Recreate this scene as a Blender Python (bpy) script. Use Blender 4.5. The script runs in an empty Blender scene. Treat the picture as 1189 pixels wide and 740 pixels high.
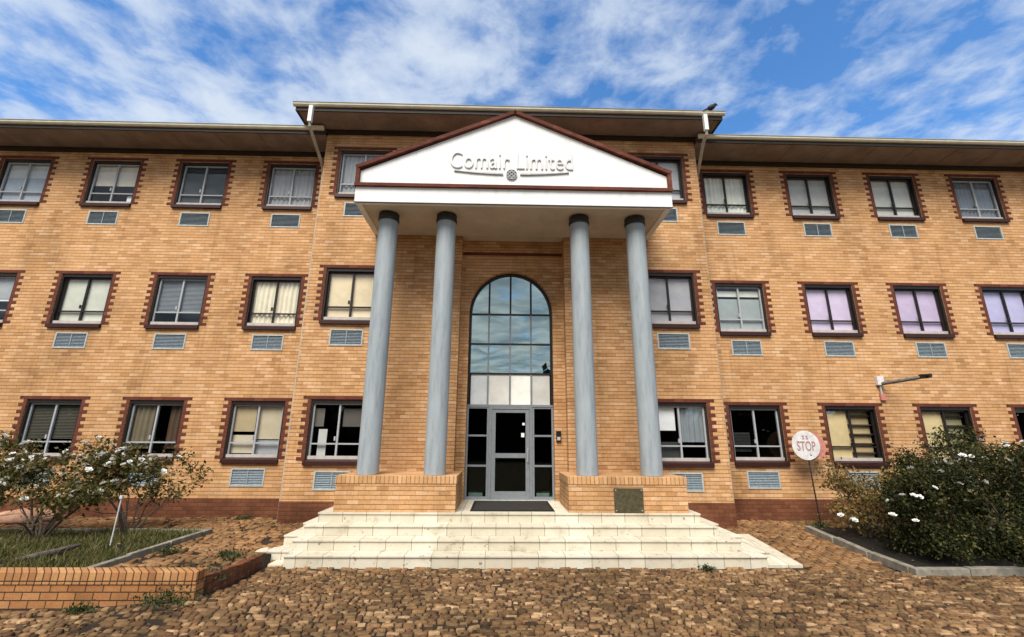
import bpy, bmesh, math, random
import numpy as np
from mathutils import Vector, Matrix
random.seed(7); rng = np.random.default_rng(11)
S = bpy.context.scene
COL = S.collection
rad = math.radians
# ---------------------------------------------------------------- camera
EYE = 2.17
def make_camera():
    yaw, pitch, roll = rad(1.2819), rad(14.8894), rad(0.3894)
    cy, sy, cp, sp = math.cos(yaw), math.sin(yaw), math.cos(pitch), math.sin(pitch)
    f = Vector((sy*cp, cy*cp, sp)); r = Vector((cy, -sy, 0)); u = r.cross(f)
    c, s = math.cos(roll), math.sin(roll)
    R_, U_ = c*r + s*u, -s*r + c*u
    cam = bpy.data.cameras.new('camera'); cam.sensor_width = 36; cam.lens = 525/1189*36
    cam.clip_start = .05; cam.clip_end = 5000
    o = bpy.data.objects.new('camera', cam); COL.objects.link(o)
    m = Matrix((R_, U_, -f)).transposed().to_4x4(); m.translation = (0, 0, EYE)
    o.matrix_world = m; S.camera = o
make_camera()
# ---------------------------------------------------------------- world, sun, exposure
SUN_EL, SUN_AZ = 52, 196          # azimuth clockwise from +Y: behind the camera
SKY_STRENGTH = .082
CLOUD = 1.0
EXPOSURE = 1.74
S.view_settings.view_transform = 'Standard'; S.view_settings.look = 'None'
S.view_settings.exposure = EXPOSURE; S.view_settings.gamma = 1; S.view_settings.use_curve_mapping = False
w = bpy.data.worlds.new('World'); S.world = w; w.use_nodes = True
nt = w.node_tree; nt.nodes.clear()
def N(nt, typ, **kw):
    n = nt.nodes.new(typ)
    for k, v in kw.items():
        if k.startswith('i_'):
            k = k[2:]; n.inputs[int(k) if k.isdigit() else k.replace('_', ' ')].default_value = v
        else: setattr(n, k, v)
    return n
def ramp(nt, stops, interp='LINEAR'):
    n = nt.nodes.new('ShaderNodeValToRGB'); e = n.color_ramp.elements; n.color_ramp.interpolation = interp
    while len(e) > 1: e.remove(e[0])
    e[0].position = stops[0][0]; e[0].color = (*stops[0][1], 1)
    for p, c in stops[1:]:
        k = e.new(p); k.color = (*c, 1)
    return n
def math_(nt, op, a, b=None, c=None):
    n = nt.nodes.new('ShaderNodeMath'); n.operation = op
    for i, v in enumerate((a, b, c)):
        if v is None: continue
        if isinstance(v, (int, float)): n.inputs[i].default_value = v
        else: nt.links.new(v, n.inputs[i])
    return n.outputs[0]
def mixc(nt, fac, a, b, mode='MIX'):
    n = nt.nodes.new('ShaderNodeMix'); n.data_type = 'RGBA'; n.blend_type = mode; n.clamp_factor = True
    for k, v in ((0, fac), (6, a), (7, b)):
        if isinstance(v, (int, float)): n.inputs[k].default_value = v
        elif isinstance(v, tuple): n.inputs[k].default_value = (*v, 1)
        else: nt.links.new(v, n.inputs[k])
    return n.outputs[2]
def world_nodes():
    L = nt.links.new
    sky = N(nt, 'ShaderNodeTexSky', sky_type='NISHITA', sun_disc=False, sun_elevation=rad(SUN_EL), sun_rotation=rad(SUN_AZ),
            altitude=1400, air_density=1.0, dust_density=.6, ozone_density=2.2)
    hs = N(nt, 'ShaderNodeHueSaturation', i_Saturation=1.22); L(sky.outputs[0], hs.inputs['Color'])
    bg = N(nt, 'ShaderNodeBackground', i_Strength=SKY_STRENGTH); L(hs.outputs[0], bg.inputs[0])
    tc = N(nt, 'ShaderNodeTexCoord'); sx = N(nt, 'ShaderNodeSeparateXYZ'); L(tc.outputs['Generated'], sx.inputs[0])
    zc = math_(nt, 'MAXIMUM', sx.outputs[2], .06)
    px = math_(nt, 'DIVIDE', sx.outputs[0], zc); py = math_(nt, 'DIVIDE', sx.outputs[1], zc)
    cb = N(nt, 'ShaderNodeCombineXYZ'); L(px, cb.inputs[0]); L(math_(nt, 'MULTIPLY', py, 1.0), cb.inputs[1])
    mp = N(nt, 'ShaderNodeMapping'); mp.inputs['Location'].default_value = (3.1, 1.7, 0); L(cb.outputs[0], mp.inputs[0])
    n1 = N(nt, 'ShaderNodeTexNoise', i_Scale=1.9, i_Detail=9, i_Roughness=.54, i_Distortion=.15); L(mp.outputs[0], n1.inputs[0])
    n2 = N(nt, 'ShaderNodeTexNoise', i_Scale=6.5, i_Detail=8, i_Roughness=.6, i_Distortion=.2); L(mp.outputs[0], n2.inputs[0])
    # broad veil thicker towards -x
    veil = math_(nt, 'ADD', math_(nt, 'MULTIPLY_ADD', px, -.03, -.026), math_(nt, 'MULTIPLY', math_(nt, 'MINIMUM', math_(nt, 'MAXIMUM', math_(nt, 'MULTIPLY', py, -1.), 0.), 1.2), .15))
    v = math_(nt, 'ADD', math_(nt, 'MULTIPLY_ADD', n2.outputs[0], .50, math_(nt, 'MULTIPLY', n1.outputs[0], .64)), veil)
    rp = ramp(nt, [(.465, (0, 0, 0)), (.53, (.26,)*3), (.595, (.60,)*3), (.70, (.90,)*3)]); L(v, rp.inputs[0])
    n3 = N(nt, 'ShaderNodeTexNoise', i_Scale=2.6, i_Detail=6, i_Roughness=.55, i_Distortion=.3); L(cb.outputs[0], n3.inputs[0])
    back = math_(nt, 'MINIMUM', math_(nt, 'MAXIMUM', math_(nt, 'MULTIPLY', py, -1.), 0.), 1.)
    cr = ramp(nt, [(.38, (.40, .45, .50)), (.62, (1., 1., 1.))]); L(n3.outputs[0], cr.inputs[0])
    cc = mixc(nt, back, (.76, .85, .97), cr.outputs[0])
    cl = N(nt, 'ShaderNodeBackground', i_Strength=.29*CLOUD); L(cc, cl.inputs[0])
    mx = N(nt, 'ShaderNodeMixShader'); L(rp.outputs[0], mx.inputs[0]); L(bg.outputs[0], mx.inputs[1]); L(cl.outputs[0], mx.inputs[2])
    out = N(nt, 'ShaderNodeOutputWorld'); L(mx.outputs[0], out.inputs[0])
world_nodes()
def sun():
    l = bpy.data.lights.new('sun', 'SUN'); l.energy = 1.7; l.angle = rad(35); l.color = (1, .95, .86)
    o = bpy.data.objects.new('sun', l); COL.objects.link(o)
    el, az = rad(SUN_EL), rad(SUN_AZ)
    d = Vector((math.sin(az)*math.cos(el), math.cos(az)*math.cos(el), math.sin(el)))
    o.rotation_euler = d.to_track_quat('Z', 'Y').to_euler(); o.location = (0, -10, 30)
sun()
# ---------------------------------------------------------------- materials
MATS = {}
def newmat(name):
    m = bpy.data.materials.new(name); m.use_nodes = True; m.node_tree.nodes.clear(); MATS[name] = m
    return m, m.node_tree
def finish(nt, color, rough=.8, bump=None, metallic=0., spec=.3, dist=.01, bstr=.6):
    b = N(nt, 'ShaderNodeBsdfPrincipled', i_Roughness=rough, i_Metallic=metallic)
    b.inputs['Specular IOR Level'].default_value = spec
    if isinstance(color, tuple): b.inputs[0].default_value = (*color, 1)
    else: nt.links.new(color, b.inputs[0])
    if bump is not None:
        bp = N(nt, 'ShaderNodeBump', i_Strength=bstr, i_Distance=dist); nt.links.new(bump, bp.inputs['Height'])
        nt.links.new(bp.outputs[0], b.inputs['Normal'])
    o = N(nt, 'ShaderNodeOutputMaterial'); nt.links.new(b.outputs[0], o.inputs[0])
    return b
def plain(name, c, rough=.7, var=.12, scale=6., metallic=0., spec=.3, bump=0.):
    m, nt = newmat(name)
    tc = N(nt, 'ShaderNodeTexCoord')
    n = N(nt, 'ShaderNodeTexNoise', i_Scale=scale, i_Detail=6, i_Roughness=.65); nt.links.new(tc.outputs['Object'], n.inputs[0])
    lo = tuple(x*(1-var*1.6) for x in c); hi = tuple(min(1, x*(1+var)) for x in c)
    r = ramp(nt, [(.3, lo), (.7, hi)]); nt.links.new(n.outputs[0], r.inputs[0])
    finish(nt, r.outputs[0], rough, n.outputs[0] if bump else None, metallic, spec, bump or .01)
    return m
def island(name, cols, rough=.75, spec=.25, transl=0., noise=None, clump=None):
    m, nt = newmat(name)
    g = N(nt, 'ShaderNodeNewGeometry')
    r = ramp(nt, [(i/(len(cols)-1), c) for i, c in enumerate(cols)]); nt.links.new(g.outputs['Random Per Island'], r.inputs[0])
    c = r.outputs[0]; bump = None
    if noise:
        tc = N(nt, 'ShaderNodeTexCoord')
        n = N(nt, 'ShaderNodeTexNoise', i_Scale=noise[0], i_Detail=7, i_Roughness=.7); nt.links.new(tc.outputs['Object'], n.inputs[0])
        r2 = ramp(nt, [(.35, (noise[1],)*3), (.65, (1.15,)*3)]); nt.links.new(n.outputs[0], r2.inputs[0])
        c = mixc(nt, 1., c, r2.outputs[0], 'MULTIPLY')
        n3 = N(nt, 'ShaderNodeTexNoise', i_Scale=.9, i_Detail=5, i_Roughness=.6); nt.links.new(tc.outputs['Object'], n3.inputs[0])
        r3 = ramp(nt, [(.40, (.66, .62, .53)), (.60, (1.15, 1.07, .98))]); nt.links.new(n3.outputs[0], r3.inputs[0])
        c = mixc(nt, 1., c, r3.outputs[0], 'MULTIPLY')
        bump = n.outputs[0]
    if clump:
        tc = N(nt, 'ShaderNodeTexCoord'); n = N(nt, 'ShaderNodeTexNoise', i_Scale=clump[0], i_Detail=3); nt.links.new(tc.outputs['Object'], n.inputs[0])
        r2 = ramp(nt, [(.42, (1, 1, 1)), (.62, clump[1])]); nt.links.new(n.outputs[0], r2.inputs[0]); c = mixc(nt, 1., c, r2.outputs[0], 'MULTIPLY')
    b = finish(nt, c, rough, bump, 0, spec, .006)
    if transl:
        t = N(nt, 'ShaderNodeBsdfTranslucent'); nt.links.new(c, t.inputs[0])
        mx = N(nt, 'ShaderNodeMixShader', i_0=transl); o = nt.nodes['Material Output'] if 'Material Output' in nt.nodes else None
        o = [x for x in nt.nodes if x.type == 'OUTPUT_MATERIAL'][0]
        nt.links.new(b.outputs[0], mx.inputs[1]); nt.links.new(t.outputs[0], mx.inputs[2]); nt.links.new(mx.outputs[0], o.inputs[0])
    return m
def brick(name, cols, mortar, bw=.232, bh=.0875, ms=.010, offset=.5, stain=.25, zoff=0., swap=False, bstr=.7, vj=1.0):
    """running-bond brick from the object's own coordinates; each brick gets its own tone from a noise of its index"""
    m, nt = newmat(name); L = nt.links.new
    tc = N(nt, 'ShaderNodeTexCoord'); sx = N(nt, 'ShaderNodeSeparateXYZ'); L(tc.outputs['Object'], sx.inputs[0])
    u = math_(nt, 'ADD', sx.outputs[0], sx.outputs[1]); v = math_(nt, 'ADD', sx.outputs[2], zoff + 50*bh)
    if swap: u, v = v, u
    # slightly wavering courses
    wn = N(nt, 'ShaderNodeTexNoise', i_Scale=3.0, i_Detail=2); L(tc.outputs['Object'], wn.inputs[0])
    v = math_(nt, 'MULTIPLY_ADD', wn.outputs[0], .006, v)
    row = math_(nt, 'FLOOR', math_(nt, 'DIVIDE', v, bh))
    rn = N(nt, 'ShaderNodeTexWhiteNoise', noise_dimensions='1D'); L(row, rn.inputs['W'])
    u2 = math_(nt, 'ADD', u, math_(nt, 'MULTIPLY', math_(nt, 'MODULO', row, 2.), bw*offset))
    u2 = math_(nt, 'MULTIPLY_ADD', rn.outputs[0], bw*.12*(1 if offset else 0), u2)
    ud = math_(nt, 'DIVIDE', math_(nt, 'ADD', u2, 100*bw), bw); col = math_(nt, 'FLOOR', ud)
    fu = math_(nt, 'MULTIPLY', math_(nt, 'FRACT', ud), bw); fv = math_(nt, 'MULTIPLY', math_(nt, 'FRACT', math_(nt, 'DIVIDE', v, bh)), bh)
    def edge(f, s):
        a = math_(nt, 'MINIMUM', f, math_(nt, 'SUBTRACT', s, f))
        n = N(nt, 'ShaderNodeMapRange', i_1=ms*.25, i_2=ms*.75); n.interpolation_type = 'SMOOTHSTEP'; L(a, n.inputs[0]); return n.outputs[0]
    eu = math_(nt, 'MULTIPLY_ADD', edge(fu, bw), vj, 1-vj)
    solid = math_(nt, 'MULTIPLY', eu, edge(fv, bh))     # 1 on brick, 0 on mortar
    cb = N(nt, 'ShaderNodeCombineXYZ'); L(col, cb.inputs[0]); L(row, cb.inputs[1])
    wnz = N(nt, 'ShaderNodeTexWhiteNoise', noise_dimensions='2D'); L(cb.outputs[0], wnz.inputs['Vector'])
    r = ramp(nt, [(i/(len(cols)-1), c) for i, c in enumerate(cols)]); L(wnz.outputs['Value'], r.inputs[0])
    fn = N(nt, 'ShaderNodeTexNoise', i_Scale=38, i_Detail=4, i_Roughness=.7); L(tc.outputs['Object'], fn.inputs[0])
    fr = ramp(nt, [(.3, (.8,)*3), (.7, (1.12,)*3)]); L(fn.outputs[0], fr.inputs[0])
    bc = mixc(nt, 1., r.outputs[0], fr.outputs[0], 'MULTIPLY')
    c = mixc(nt, solid, mortar, bc)
    mp = N(nt, 'ShaderNodeMapping'); mp.inputs['Scale'].default_value = (1, 1, .55); L(tc.outputs['Object'], mp.inputs[0])
    ln = N(nt, 'ShaderNodeTexNoise', i_Scale=.8, i_Detail=7, i_Roughness=.62, i_Distortion=.4); L(mp.outputs[0], ln.inputs[0])
    sr = ramp(nt, [(.32, (1-stain, 1-stain*1.05, 1-stain*1.15)), (.5, (1, 1, 1)), (.68, (1.10, 1.10, 1.12))]); L(ln.outputs[0], sr.inputs[0])
    c = mixc(nt, 1., c, sr.outputs[0], 'MULTIPLY')
    m2 = N(nt, 'ShaderNodeMapping'); m2.inputs['Scale'].default_value = (4.2, 4.2, .38); L(tc.outputs['Object'], m2.inputs[0])
    rs = N(nt, 'ShaderNodeTexNoise', i_Scale=1.1, i_Detail=5, i_Roughness=.6); L(m2.outputs[0], rs.inputs[0])
    rr = ramp(nt, [(.30, (.80, .78, .74)), (.46, (1, 1, 1))]); L(rs.outputs[0], rr.inputs[0])
    c = mixc(nt, .8, c, rr.outputs[0], 'MULTIPLY')
    h = math_(nt, 'MULTIPLY_ADD', fn.outputs[0], .25, solid)
    finish(nt, c, .85, h, 0, .2, .008, bstr)
    return m
BUFF = [(0.418, 0.216, 0.092), (0.519, 0.284, 0.126), (0.571, 0.32, 0.148), (0.526, 0.286, 0.125), (0.609, 0.356, 0.173), (0.549, 0.298, 0.129), (0.653, 0.406, 0.223), (0.47, 0.247, 0.105)]
M_BUFF = brick('buff_brick', BUFF, (.17, .092, .042), ms=.011, vj=.35)
M_SOLD = brick('soldier_brick', BUFF, (.16, .085, .04), bw=.0875, bh=.6, offset=0, zoff=.35)
M_LOW = brick('orange_brick', [(.30, .13, .050), (.40, .185, .07), (.36, .155, .058), (.46, .235, .10)], (.06, .034, .02), bw=.23, bh=.098, ms=.013, zoff=.03)
M_LOWS = brick('orange_soldier_brick', [(.36, .165, .065), (.44, .21, .08), (.50, .265, .11), (.33, .14, .058)], (.06, .034, .02), bw=.098, bh=.8, ms=.014, offset=0, zoff=.5)
M_RED = brick('red_quoin_brick', [(.095, .026, .017), (.14, .038, .022), (.11, .030, .018), (.18, .055, .034)], (.10, .055, .038), bh=.09, stain=.3)
M_BASE = brick('brown_plinth_brick', [(.13, .045, .022), (.17, .06, .028), (.20, .075, .035), (.145, .05, .025)], (.10, .05, .03), stain=.45)
M_SILL = plain('maroon_sill_tile', (.036, .011, .009), .45, .2, 12)
M_BRONZE = plain('dark_bronze_frame', (.018, .013, .011), .4, .15)
M_ALU = plain('grey_aluminium', (.36, .37, .38), .45, .08, 10)
M_ALU2 = plain('weathered_aluminium', (.20, .215, .23), .45, .1, 10)
M_PALE = plain('pale_window_cill', (.45, .40, .37), .6, .12)
M_GRF = plain('grille_frame_paint', (.40, .415, .39), .6, .15, 9)
M_GRL = plain('grille_louvre_paint', (.27, .325, .36), .5, .18, 14)
M_GRD = plain('grille_dark', (.03, .035, .04), .8)
M_SOFF = plain('brown_soffit_board', (.235, .19, .16), .7, .2, 2)
M_FASC = plain('dark_brown_fascia', (.028, .021, .017), .6, .15, 3)
M_GUTT = plain('cream_gutter', (.62, .60, .47), .5, .1, 4)
M_ROOF = plain('brown_roof_sheet', (.16, .10, .075), .8, .2, 3)
M_PIPE = plain('cream_downpipe', (.40, .37, .30), .5, .14, 5)
M_PIPEW = plain('white_downpipe_outlet', (.75, .74, .70), .5, .06, 5)
def streaked(name, c, lo, sc, rough=.75):
    m, nt = newmat(name); L = nt.links.new
    tc = N(nt, 'ShaderNodeTexCoord'); mp = N(nt, 'ShaderNodeMapping'); mp.inputs['Scale'].default_value = (5, 5, .6); L(tc.outputs['Object'], mp.inputs[0])
    n = N(nt, 'ShaderNodeTexNoise', i_Scale=sc, i_Detail=7, i_Roughness=.68); L(mp.outputs[0], n.inputs[0])
    r = ramp(nt, [(.28, lo), (.5, c), (.7, tuple(min(1, x*1.03) for x in c))]); L(n.outputs[0], r.inputs[0])
    n2 = N(nt, 'ShaderNodeTexNoise', i_Scale=22, i_Detail=4); L(tc.outputs['Object'], n2.inputs[0])
    finish(nt, r.outputs[0], rough, n2.outputs[0], 0, .3, .003)
    return m
M_WHITE = streaked('white_render', (.77, .77, .75), (.66, .65, .61), 1.3)
M_CEIL = plain('portico_ceiling_render', (.56, .51, .43), .8, .1, 1.6)
M_COLL = plain('dark_column_collar', (.03, .032, .033), .6, .15)
M_LETT = plain('pale_grey_letter', (.60, .60, .595), .4, .05)
M_EMB = plain('grey_emblem', (.42, .42, .42), .4, .15)
M_DARK = plain('dark_interior', (.030, .028, .025), .9)
M_MAT = plain('black_rubber_mat', (.030, .026, .022), .9, .3, 30)
M_MATB = plain('mat_edge_rubber', (.012, .012, .012), .7)
M_BLACK = plain('black_plastic', (.012, .012, .013), .4)
M_PLAQ = plain('weathered_bronze_plaque', (.075, .062, .032), .55, .35, 14)
M_SIGN = plain('faded_white_sign', (.66, .63, .61), .5, .16, 9)
M_PINK = plain('faded_pink_sign', (.52, .20, .16), .6, .15, 12)
M_SIGNT = plain('faded_sign_text', (.40, .23, .215), .6, .25, 30)
M_POLE = plain('dark_sign_pole', (.045, .035, .03), .5, .3)
M_KERB = plain('grey_concrete_kerb', (.235, .21, .165), .9, .3, 7, bump=.01)
M_STAKE = plain('white_stake', (.55, .55, .52), .6, .15)
M_ROCK = plain('pink_boulder', (.44, .25, .16), .9, .25, 5, bump=.03)
M_WOOD = plain('grey_dead_wood', (.12, .095, .075), .9, .35, 10, bump=.01)
M_BARK = plain('grey_brown_bark', (.10, .075, .055), .9, .3, 18, bump=.005)
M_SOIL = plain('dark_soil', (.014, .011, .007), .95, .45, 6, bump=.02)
M_SOILR = plain('reddish_soil', (.026, .017, .010), .95, .4, 4, bump=.02)
M_BIRD = plain('dark_feathers', (.015, .015, .017), .6)
M_METG = plain('rusty_arm_steel', (.19, .165, .15), .5, .35, 12)
def col_mat():
    m, nt = newmat('blue_grey_column_paint'); L = nt.links.new
    tc = N(nt, 'ShaderNodeTexCoord'); mp = N(nt, 'ShaderNodeMapping'); mp.inputs['Scale'].default_value = (5, 5, .7); L(tc.outputs['Object'], mp.inputs[0])
    n = N(nt, 'ShaderNodeTexNoise', i_Scale=1.6, i_Detail=7, i_Roughness=.65); L(mp.outputs[0], n.inputs[0])
    r = ramp(nt, [(.28, (.21, .235, .25)), (.46, (.285, .32, .34)), (.7, (.345, .38, .39))]); L(n.outputs[0], r.inputs[0])
    n2 = N(nt, 'ShaderNodeTexNoise', i_Scale=30, i_Detail=3); L(tc.outputs['Object'], n2.inputs[0])
    finish(nt, r.outputs[0], .6, n2.outputs[0], 0, .3, .004)
    return m
M_COL = col_mat()
def tile_mat():
    m, nt = newmat('cream_step_tile'); L = nt.links.new
    tc = N(nt, 'ShaderNodeTexCoord'); sx = N(nt, 'ShaderNodeSeparateXYZ'); L(tc.outputs['Object'], sx.inputs[0])
    oi = N(nt, 'ShaderNodeObjectInfo')
    ud = math_(nt, 'ADD', math_(nt, 'DIVIDE', sx.outputs[0], .47), math_(nt, 'MULTIPLY_ADD', oi.outputs['Random'], 1.0, 40))
    f = math_(nt, 'FRACT', ud); col = math_(nt, 'FLOOR', ud)
    e = math_(nt, 'MINIMUM', f, math_(nt, 'SUBTRACT', 1., f))
    ln = N(nt, 'ShaderNodeMapRange', i_1=.006, i_2=.018); L(e, ln.inputs[0])
    wn = N(nt, 'ShaderNodeTexWhiteNoise', noise_dimensions='1D'); L(col, wn.inputs['W'])
    r = ramp(nt, [(0, (.52, .47, .36)), (.5, (.59, .54, .43)), (1, (.64, .60, .49))]); L(wn.outputs['Value'], r.inputs[0])
    n = N(nt, 'ShaderNodeTexNoise', i_Scale=3.2, i_Detail=8, i_Roughness=.7); L(tc.outputs['Object'], n.inputs[0])
    sr = ramp(nt, [(.30, (.66, .62, .54)), (.44, (.95, .94, .92)), (.7, (1.06,)*3)]); L(n.outputs[0], sr.inputs[0])
    c = mixc(nt, 1., r.outputs[0], sr.outputs[0], 'MULTIPLY')
    # chips and dirt specks
    n2 = N(nt, 'ShaderNodeTexNoise', i_Scale=9., i_Detail=5, i_Roughness=.6); L(tc.outputs['Object'], n2.inputs[0])
    ch = ramp(nt, [(.635, (0, 0, 0)), (.68, (1, 1, 1))]); L(n2.outputs[0], ch.inputs[0])
    c = mixc(nt, math_(nt, 'MULTIPLY', ch.outputs[0], .8), c, (.17, .12, .07))
    c = mixc(nt, ln.outputs[0], (.23, .19, .12), c)
    finish(nt, c, .7, n.outputs[0], 0, .3, .004)
    return m
M_TILE = tile_mat()
def glass_mat(name, tint, refl_tint, k, base):
    m, nt = newmat(name); L = nt.links.new
    fr = N(nt, 'ShaderNodeFresnel'); ge = N(nt, 'ShaderNodeNewGeometry')      # the pane reflects alike from both sides
    L(math_(nt, 'MULTIPLY_ADD', ge.outputs['Backfacing'], -.8333, 1.5), fr.inputs['IOR'])
    fac = math_(nt, 'MULTIPLY_ADD', fr.outputs[0], k, base)
    t = N(nt, 'ShaderNodeBsdfTransparent', i_Color=(*tint, 1)); g = N(nt, 'ShaderNodeBsdfGlossy', i_Color=(*refl_tint, 1), i_Roughness=.012)
    tc = N(nt, 'ShaderNodeTexCoord'); n = N(nt, 'ShaderNodeTexNoise', i_Scale=1.3, i_Detail=1); L(tc.outputs['Object'], n.inputs[0])
    bp = N(nt, 'ShaderNodeBump', i_Strength=.12, i_Distance=.02); L(n.outputs[0], bp.inputs['Height']); L(bp.outputs[0], g.inputs['Normal'])
    mx = N(nt, 'ShaderNodeMixShader'); L(fac, mx.inputs[0]); L(t.outputs[0], mx.inputs[1]); L(g.outputs[0], mx.inputs[2])
    o = N(nt, 'ShaderNodeOutputMaterial'); L(mx.outputs[0], o.inputs[0])
    return m
M_GLASS = glass_mat('window_glass', (.93, .95, .95), (.85, .87, .87), 1.0, .015)
M_TEAL = glass_mat('teal_reflective_glass', (.25, .36, .34), (.72, .86, .78), 1.0, .43)
M_DOORG = glass_mat('door_glass', (.45, .55, .53), (.62, .80, .74), .7, .0)
M_LEAFD = island('dark_shrub_leaf', [(.008, .011, .003), (.013, .019, .005), (.022, .029, .008), (.042, .046, .014), (.095, .088, .032)], .65, .15, .15, clump=(2.3, (1.6, 1.45, 1.3)))
M_LEAFL = island('rose_leaf', [(.020, .027, .008), (.045, .052, .014), (.075, .078, .022), (.11, .095, .030), (.15, .105, .04)], .62, .18, .2, clump=(2.6, (1.6, 1.35, 1.2)))
M_LEAFY = island('yellowing_leaf', [(.06, .056, .015), (.13, .105, .026), (.20, .135, .036), (.25, .150, .045), (.09, .078, .024)], .55, .35, .25)
M_PETAL = island('white_petal', [(.74, .73, .66), (.82, .82, .78)], .6, .2, .2)
M_GRASS = island('dry_grass_blade', [(.045, .052, .012), (.080, .085, .020), (.12, .115, .032), (.18, .150, .055), (.065, .070, .018)], .6, .25, .25)
M_WEED = island('weed_leaf', [(.018, .035, .010), (.035, .060, .016), (.06, .085, .026)], .55, .3, .2)
M_LITTER = island('fallen_leaf', [(.05, .028, .014), (.11, .062, .028), (.20, .125, .06), (.30, .21, .115), (.028, .02, .012)], .8, .2)
M_TREEL = island('far_tree_leaf', [(.012, .020, .008), (.024, .038, .014), (.04, .055, .02)], .6, .3, .1)
M_PAVE = island('worn_clay_paver', [(0.048, 0.027, 0.014), (0.18, 0.101, 0.045), (0.237, 0.141, 0.065), (0.119, 0.072, 0.035), (0.275, 0.167, 0.079), (0.071, 0.041, 0.023), (0.209, 0.111, 0.05), (0.152, 0.103, 0.052), (0.237, 0.145, 0.074), (0.437, 0.295, 0.167), (0.19, 0.107, 0.05), (0.095, 0.053, 0.027)], .85, .25, noise=(14., .55))
M_PATH = island('orange_path_brick', [(.14, .075, .034), (.25, .135, .058), (.30, .165, .075), (.19, .11, .052), (.33, .20, .10), (.23, .125, .056)], .85, .25, noise=(12., .6))
def sheet_mat():
    m, nt = newmat('distant_paving'); L = nt.links.new
    tc = N(nt, 'ShaderNodeTexCoord')
    b = N(nt, 'ShaderNodeTexBrick', i_Scale=1., i_Color1=(.22, .13, .06, 1), i_Color2=(.28, .18, .09, 1), i_Mortar=(.05, .035, .02, 1)); b.inputs['Brick Width'].default_value = .21
    b.inputs['Row Height'].default_value = .105; b.inputs['Mortar Size'].default_value = .006; L(tc.outputs['Object'], b.inputs[0])
    n = N(nt, 'ShaderNodeTexNoise', i_Scale=1.2, i_Detail=8); L(tc.outputs['Object'], n.inputs[0])
    r = ramp(nt, [(.35, (.6,)*3), (.65, (1.1,)*3)]); L(n.outputs[0], r.inputs[0])
    finish(nt, mixc(nt, 1., b.outputs[0], r.outputs[0], 'MULTIPLY'), .9)
    return m
M_SHEET = sheet_mat()
M_EARTH = plain('dry_earth', (.19, .135, .075), .95, .3, .4)
def cloth_or_reflection(c, i=[0]):
    c = tuple(min(.84, x*1.12) for x in c)
    key = 'blind_or_reflection_%02d%02d%02d' % tuple(int(x*99) for x in c)
    if key in MATS: return MATS[key]
    m = plain('curtain_or_reflection', c, .85, .10, 2.2); del MATS['curtain_or_reflection']; MATS[key] = m
    return m
# ---------------------------------------------------------------- mesh helpers
class MB:
    def __init__(s): s.v = []; s.f = []; s.m = []
    def add(s, vs, fs, mi=0):
        o = len(s.v); s.v += [tuple(p) for p in vs]; s.f += [tuple(o+i for i in f) for f in fs]; s.m += [mi]*len(fs)
    def box(s, x0, x1, y0, y1, z0, z1, mi=0):
        s.add([(x0,y0,z0),(x1,y0,z0),(x1,y1,z0),(x0,y1,z0),(x0,y0,z1),(x1,y0,z1),(x1,y1,z1),(x0,y1,z1)],
              [(0,3,2,1),(4,5,6,7),(0,1,5,4),(1,2,6,5),(2,3,7,6),(3,0,4,7)], mi)
    def quad(s, a, b, c, d, mi=0): s.add([a,b,c,d], [(0,1,2,3)], mi)
    def tube(s, pts, rs, n=8, mi=0, cap=True):
        pts = [Vector(p) for p in pts]; rings = []
        if isinstance(rs, (int, float)): rs = [rs]*len(pts)
        ref = Vector((0, 0, 1))
        for i, p in enumerate(pts):
            d = (pts[min(i+1, len(pts)-1)] - pts[max(i-1, 0)]).normalized()
            a = d.cross(ref if abs(d.z) < .95 else Vector((1, 0, 0))).normalized(); b = d.cross(a)
            rings.append([p + rs[i]*(a*math.cos(2*math.pi*k/n) + b*math.sin(2*math.pi*k/n)) for k in range(n)])
        vs = [q for r in rings for q in r]
        fs = [(i*n+k, i*n+(k+1) % n, (i+1)*n+(k+1) % n, (i+1)*n+k) for i in range(len(pts)-1) for k in range(n)]
        if cap: fs += [tuple(range(n)), tuple((len(pts)-1)*n+k for k in reversed(range(n)))]
        s.add(vs, fs, mi)
    def prism(s, poly, y0, y1, mi=0):      # polygon in x,z pulled along y
        n = len(poly)
        vs = [(x, y0, z) for x, z in poly] + [(x, y1, z) for x, z in poly]
        s.add(vs, [tuple(range(n)), tuple(2*n-1-i for i in range(n))] + [(i, n+i, n+(i+1) % n, (i+1) % n) for i in range(n)], mi)
    def mesh(s, name, mats, smooth=False, bevel=0, recalc=True):
        me = bpy.data.meshes.new(name); me.from_pydata(s.v, [], s.f)
        for m in (mats if isinstance(mats, (list, tuple)) else [mats]): me.materials.append(m)
        me.polygons.foreach_set('material_index', s.m)
        bm = bmesh.new(); bm.from_mesh(me)
        if recalc: bmesh.ops.recalc_face_normals(bm, faces=bm.faces)
        if bevel: bmesh.ops.bevel(bm, geom=list(bm.edges), offset=bevel, segments=2, affect='EDGES', profile=.6)
        bm.to_mesh(me); bm.free()
        if smooth:
            me.shade_smooth() if hasattr(me, 'shade_smooth') else None
            me.set_sharp_from_angle(angle=rad(40))
        me.update(); return me
    def build(s, name, mats, parent=None, smooth=False, bevel=0, world=True, recalc=True):
        return link(name, s.mesh(name, mats, smooth, bevel, recalc), parent, world)
def wloc(o):
    p = Vector((0, 0, 0))
    while o: p += o.location; o = o.parent
    return p
def link(name, me, parent=None, world=True):
    o = bpy.data.objects.new(name, me); COL.objects.link(o)
    if parent:
        o.parent = parent
        if world: o.location = -wloc(parent)
    return o
def tag(o, label, cat, group=None, kind=None):
    if label: o['label'] = label
    if cat: o['category'] = cat
    if group: o['group'] = group
    if kind: o['kind'] = kind
    return o
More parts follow.
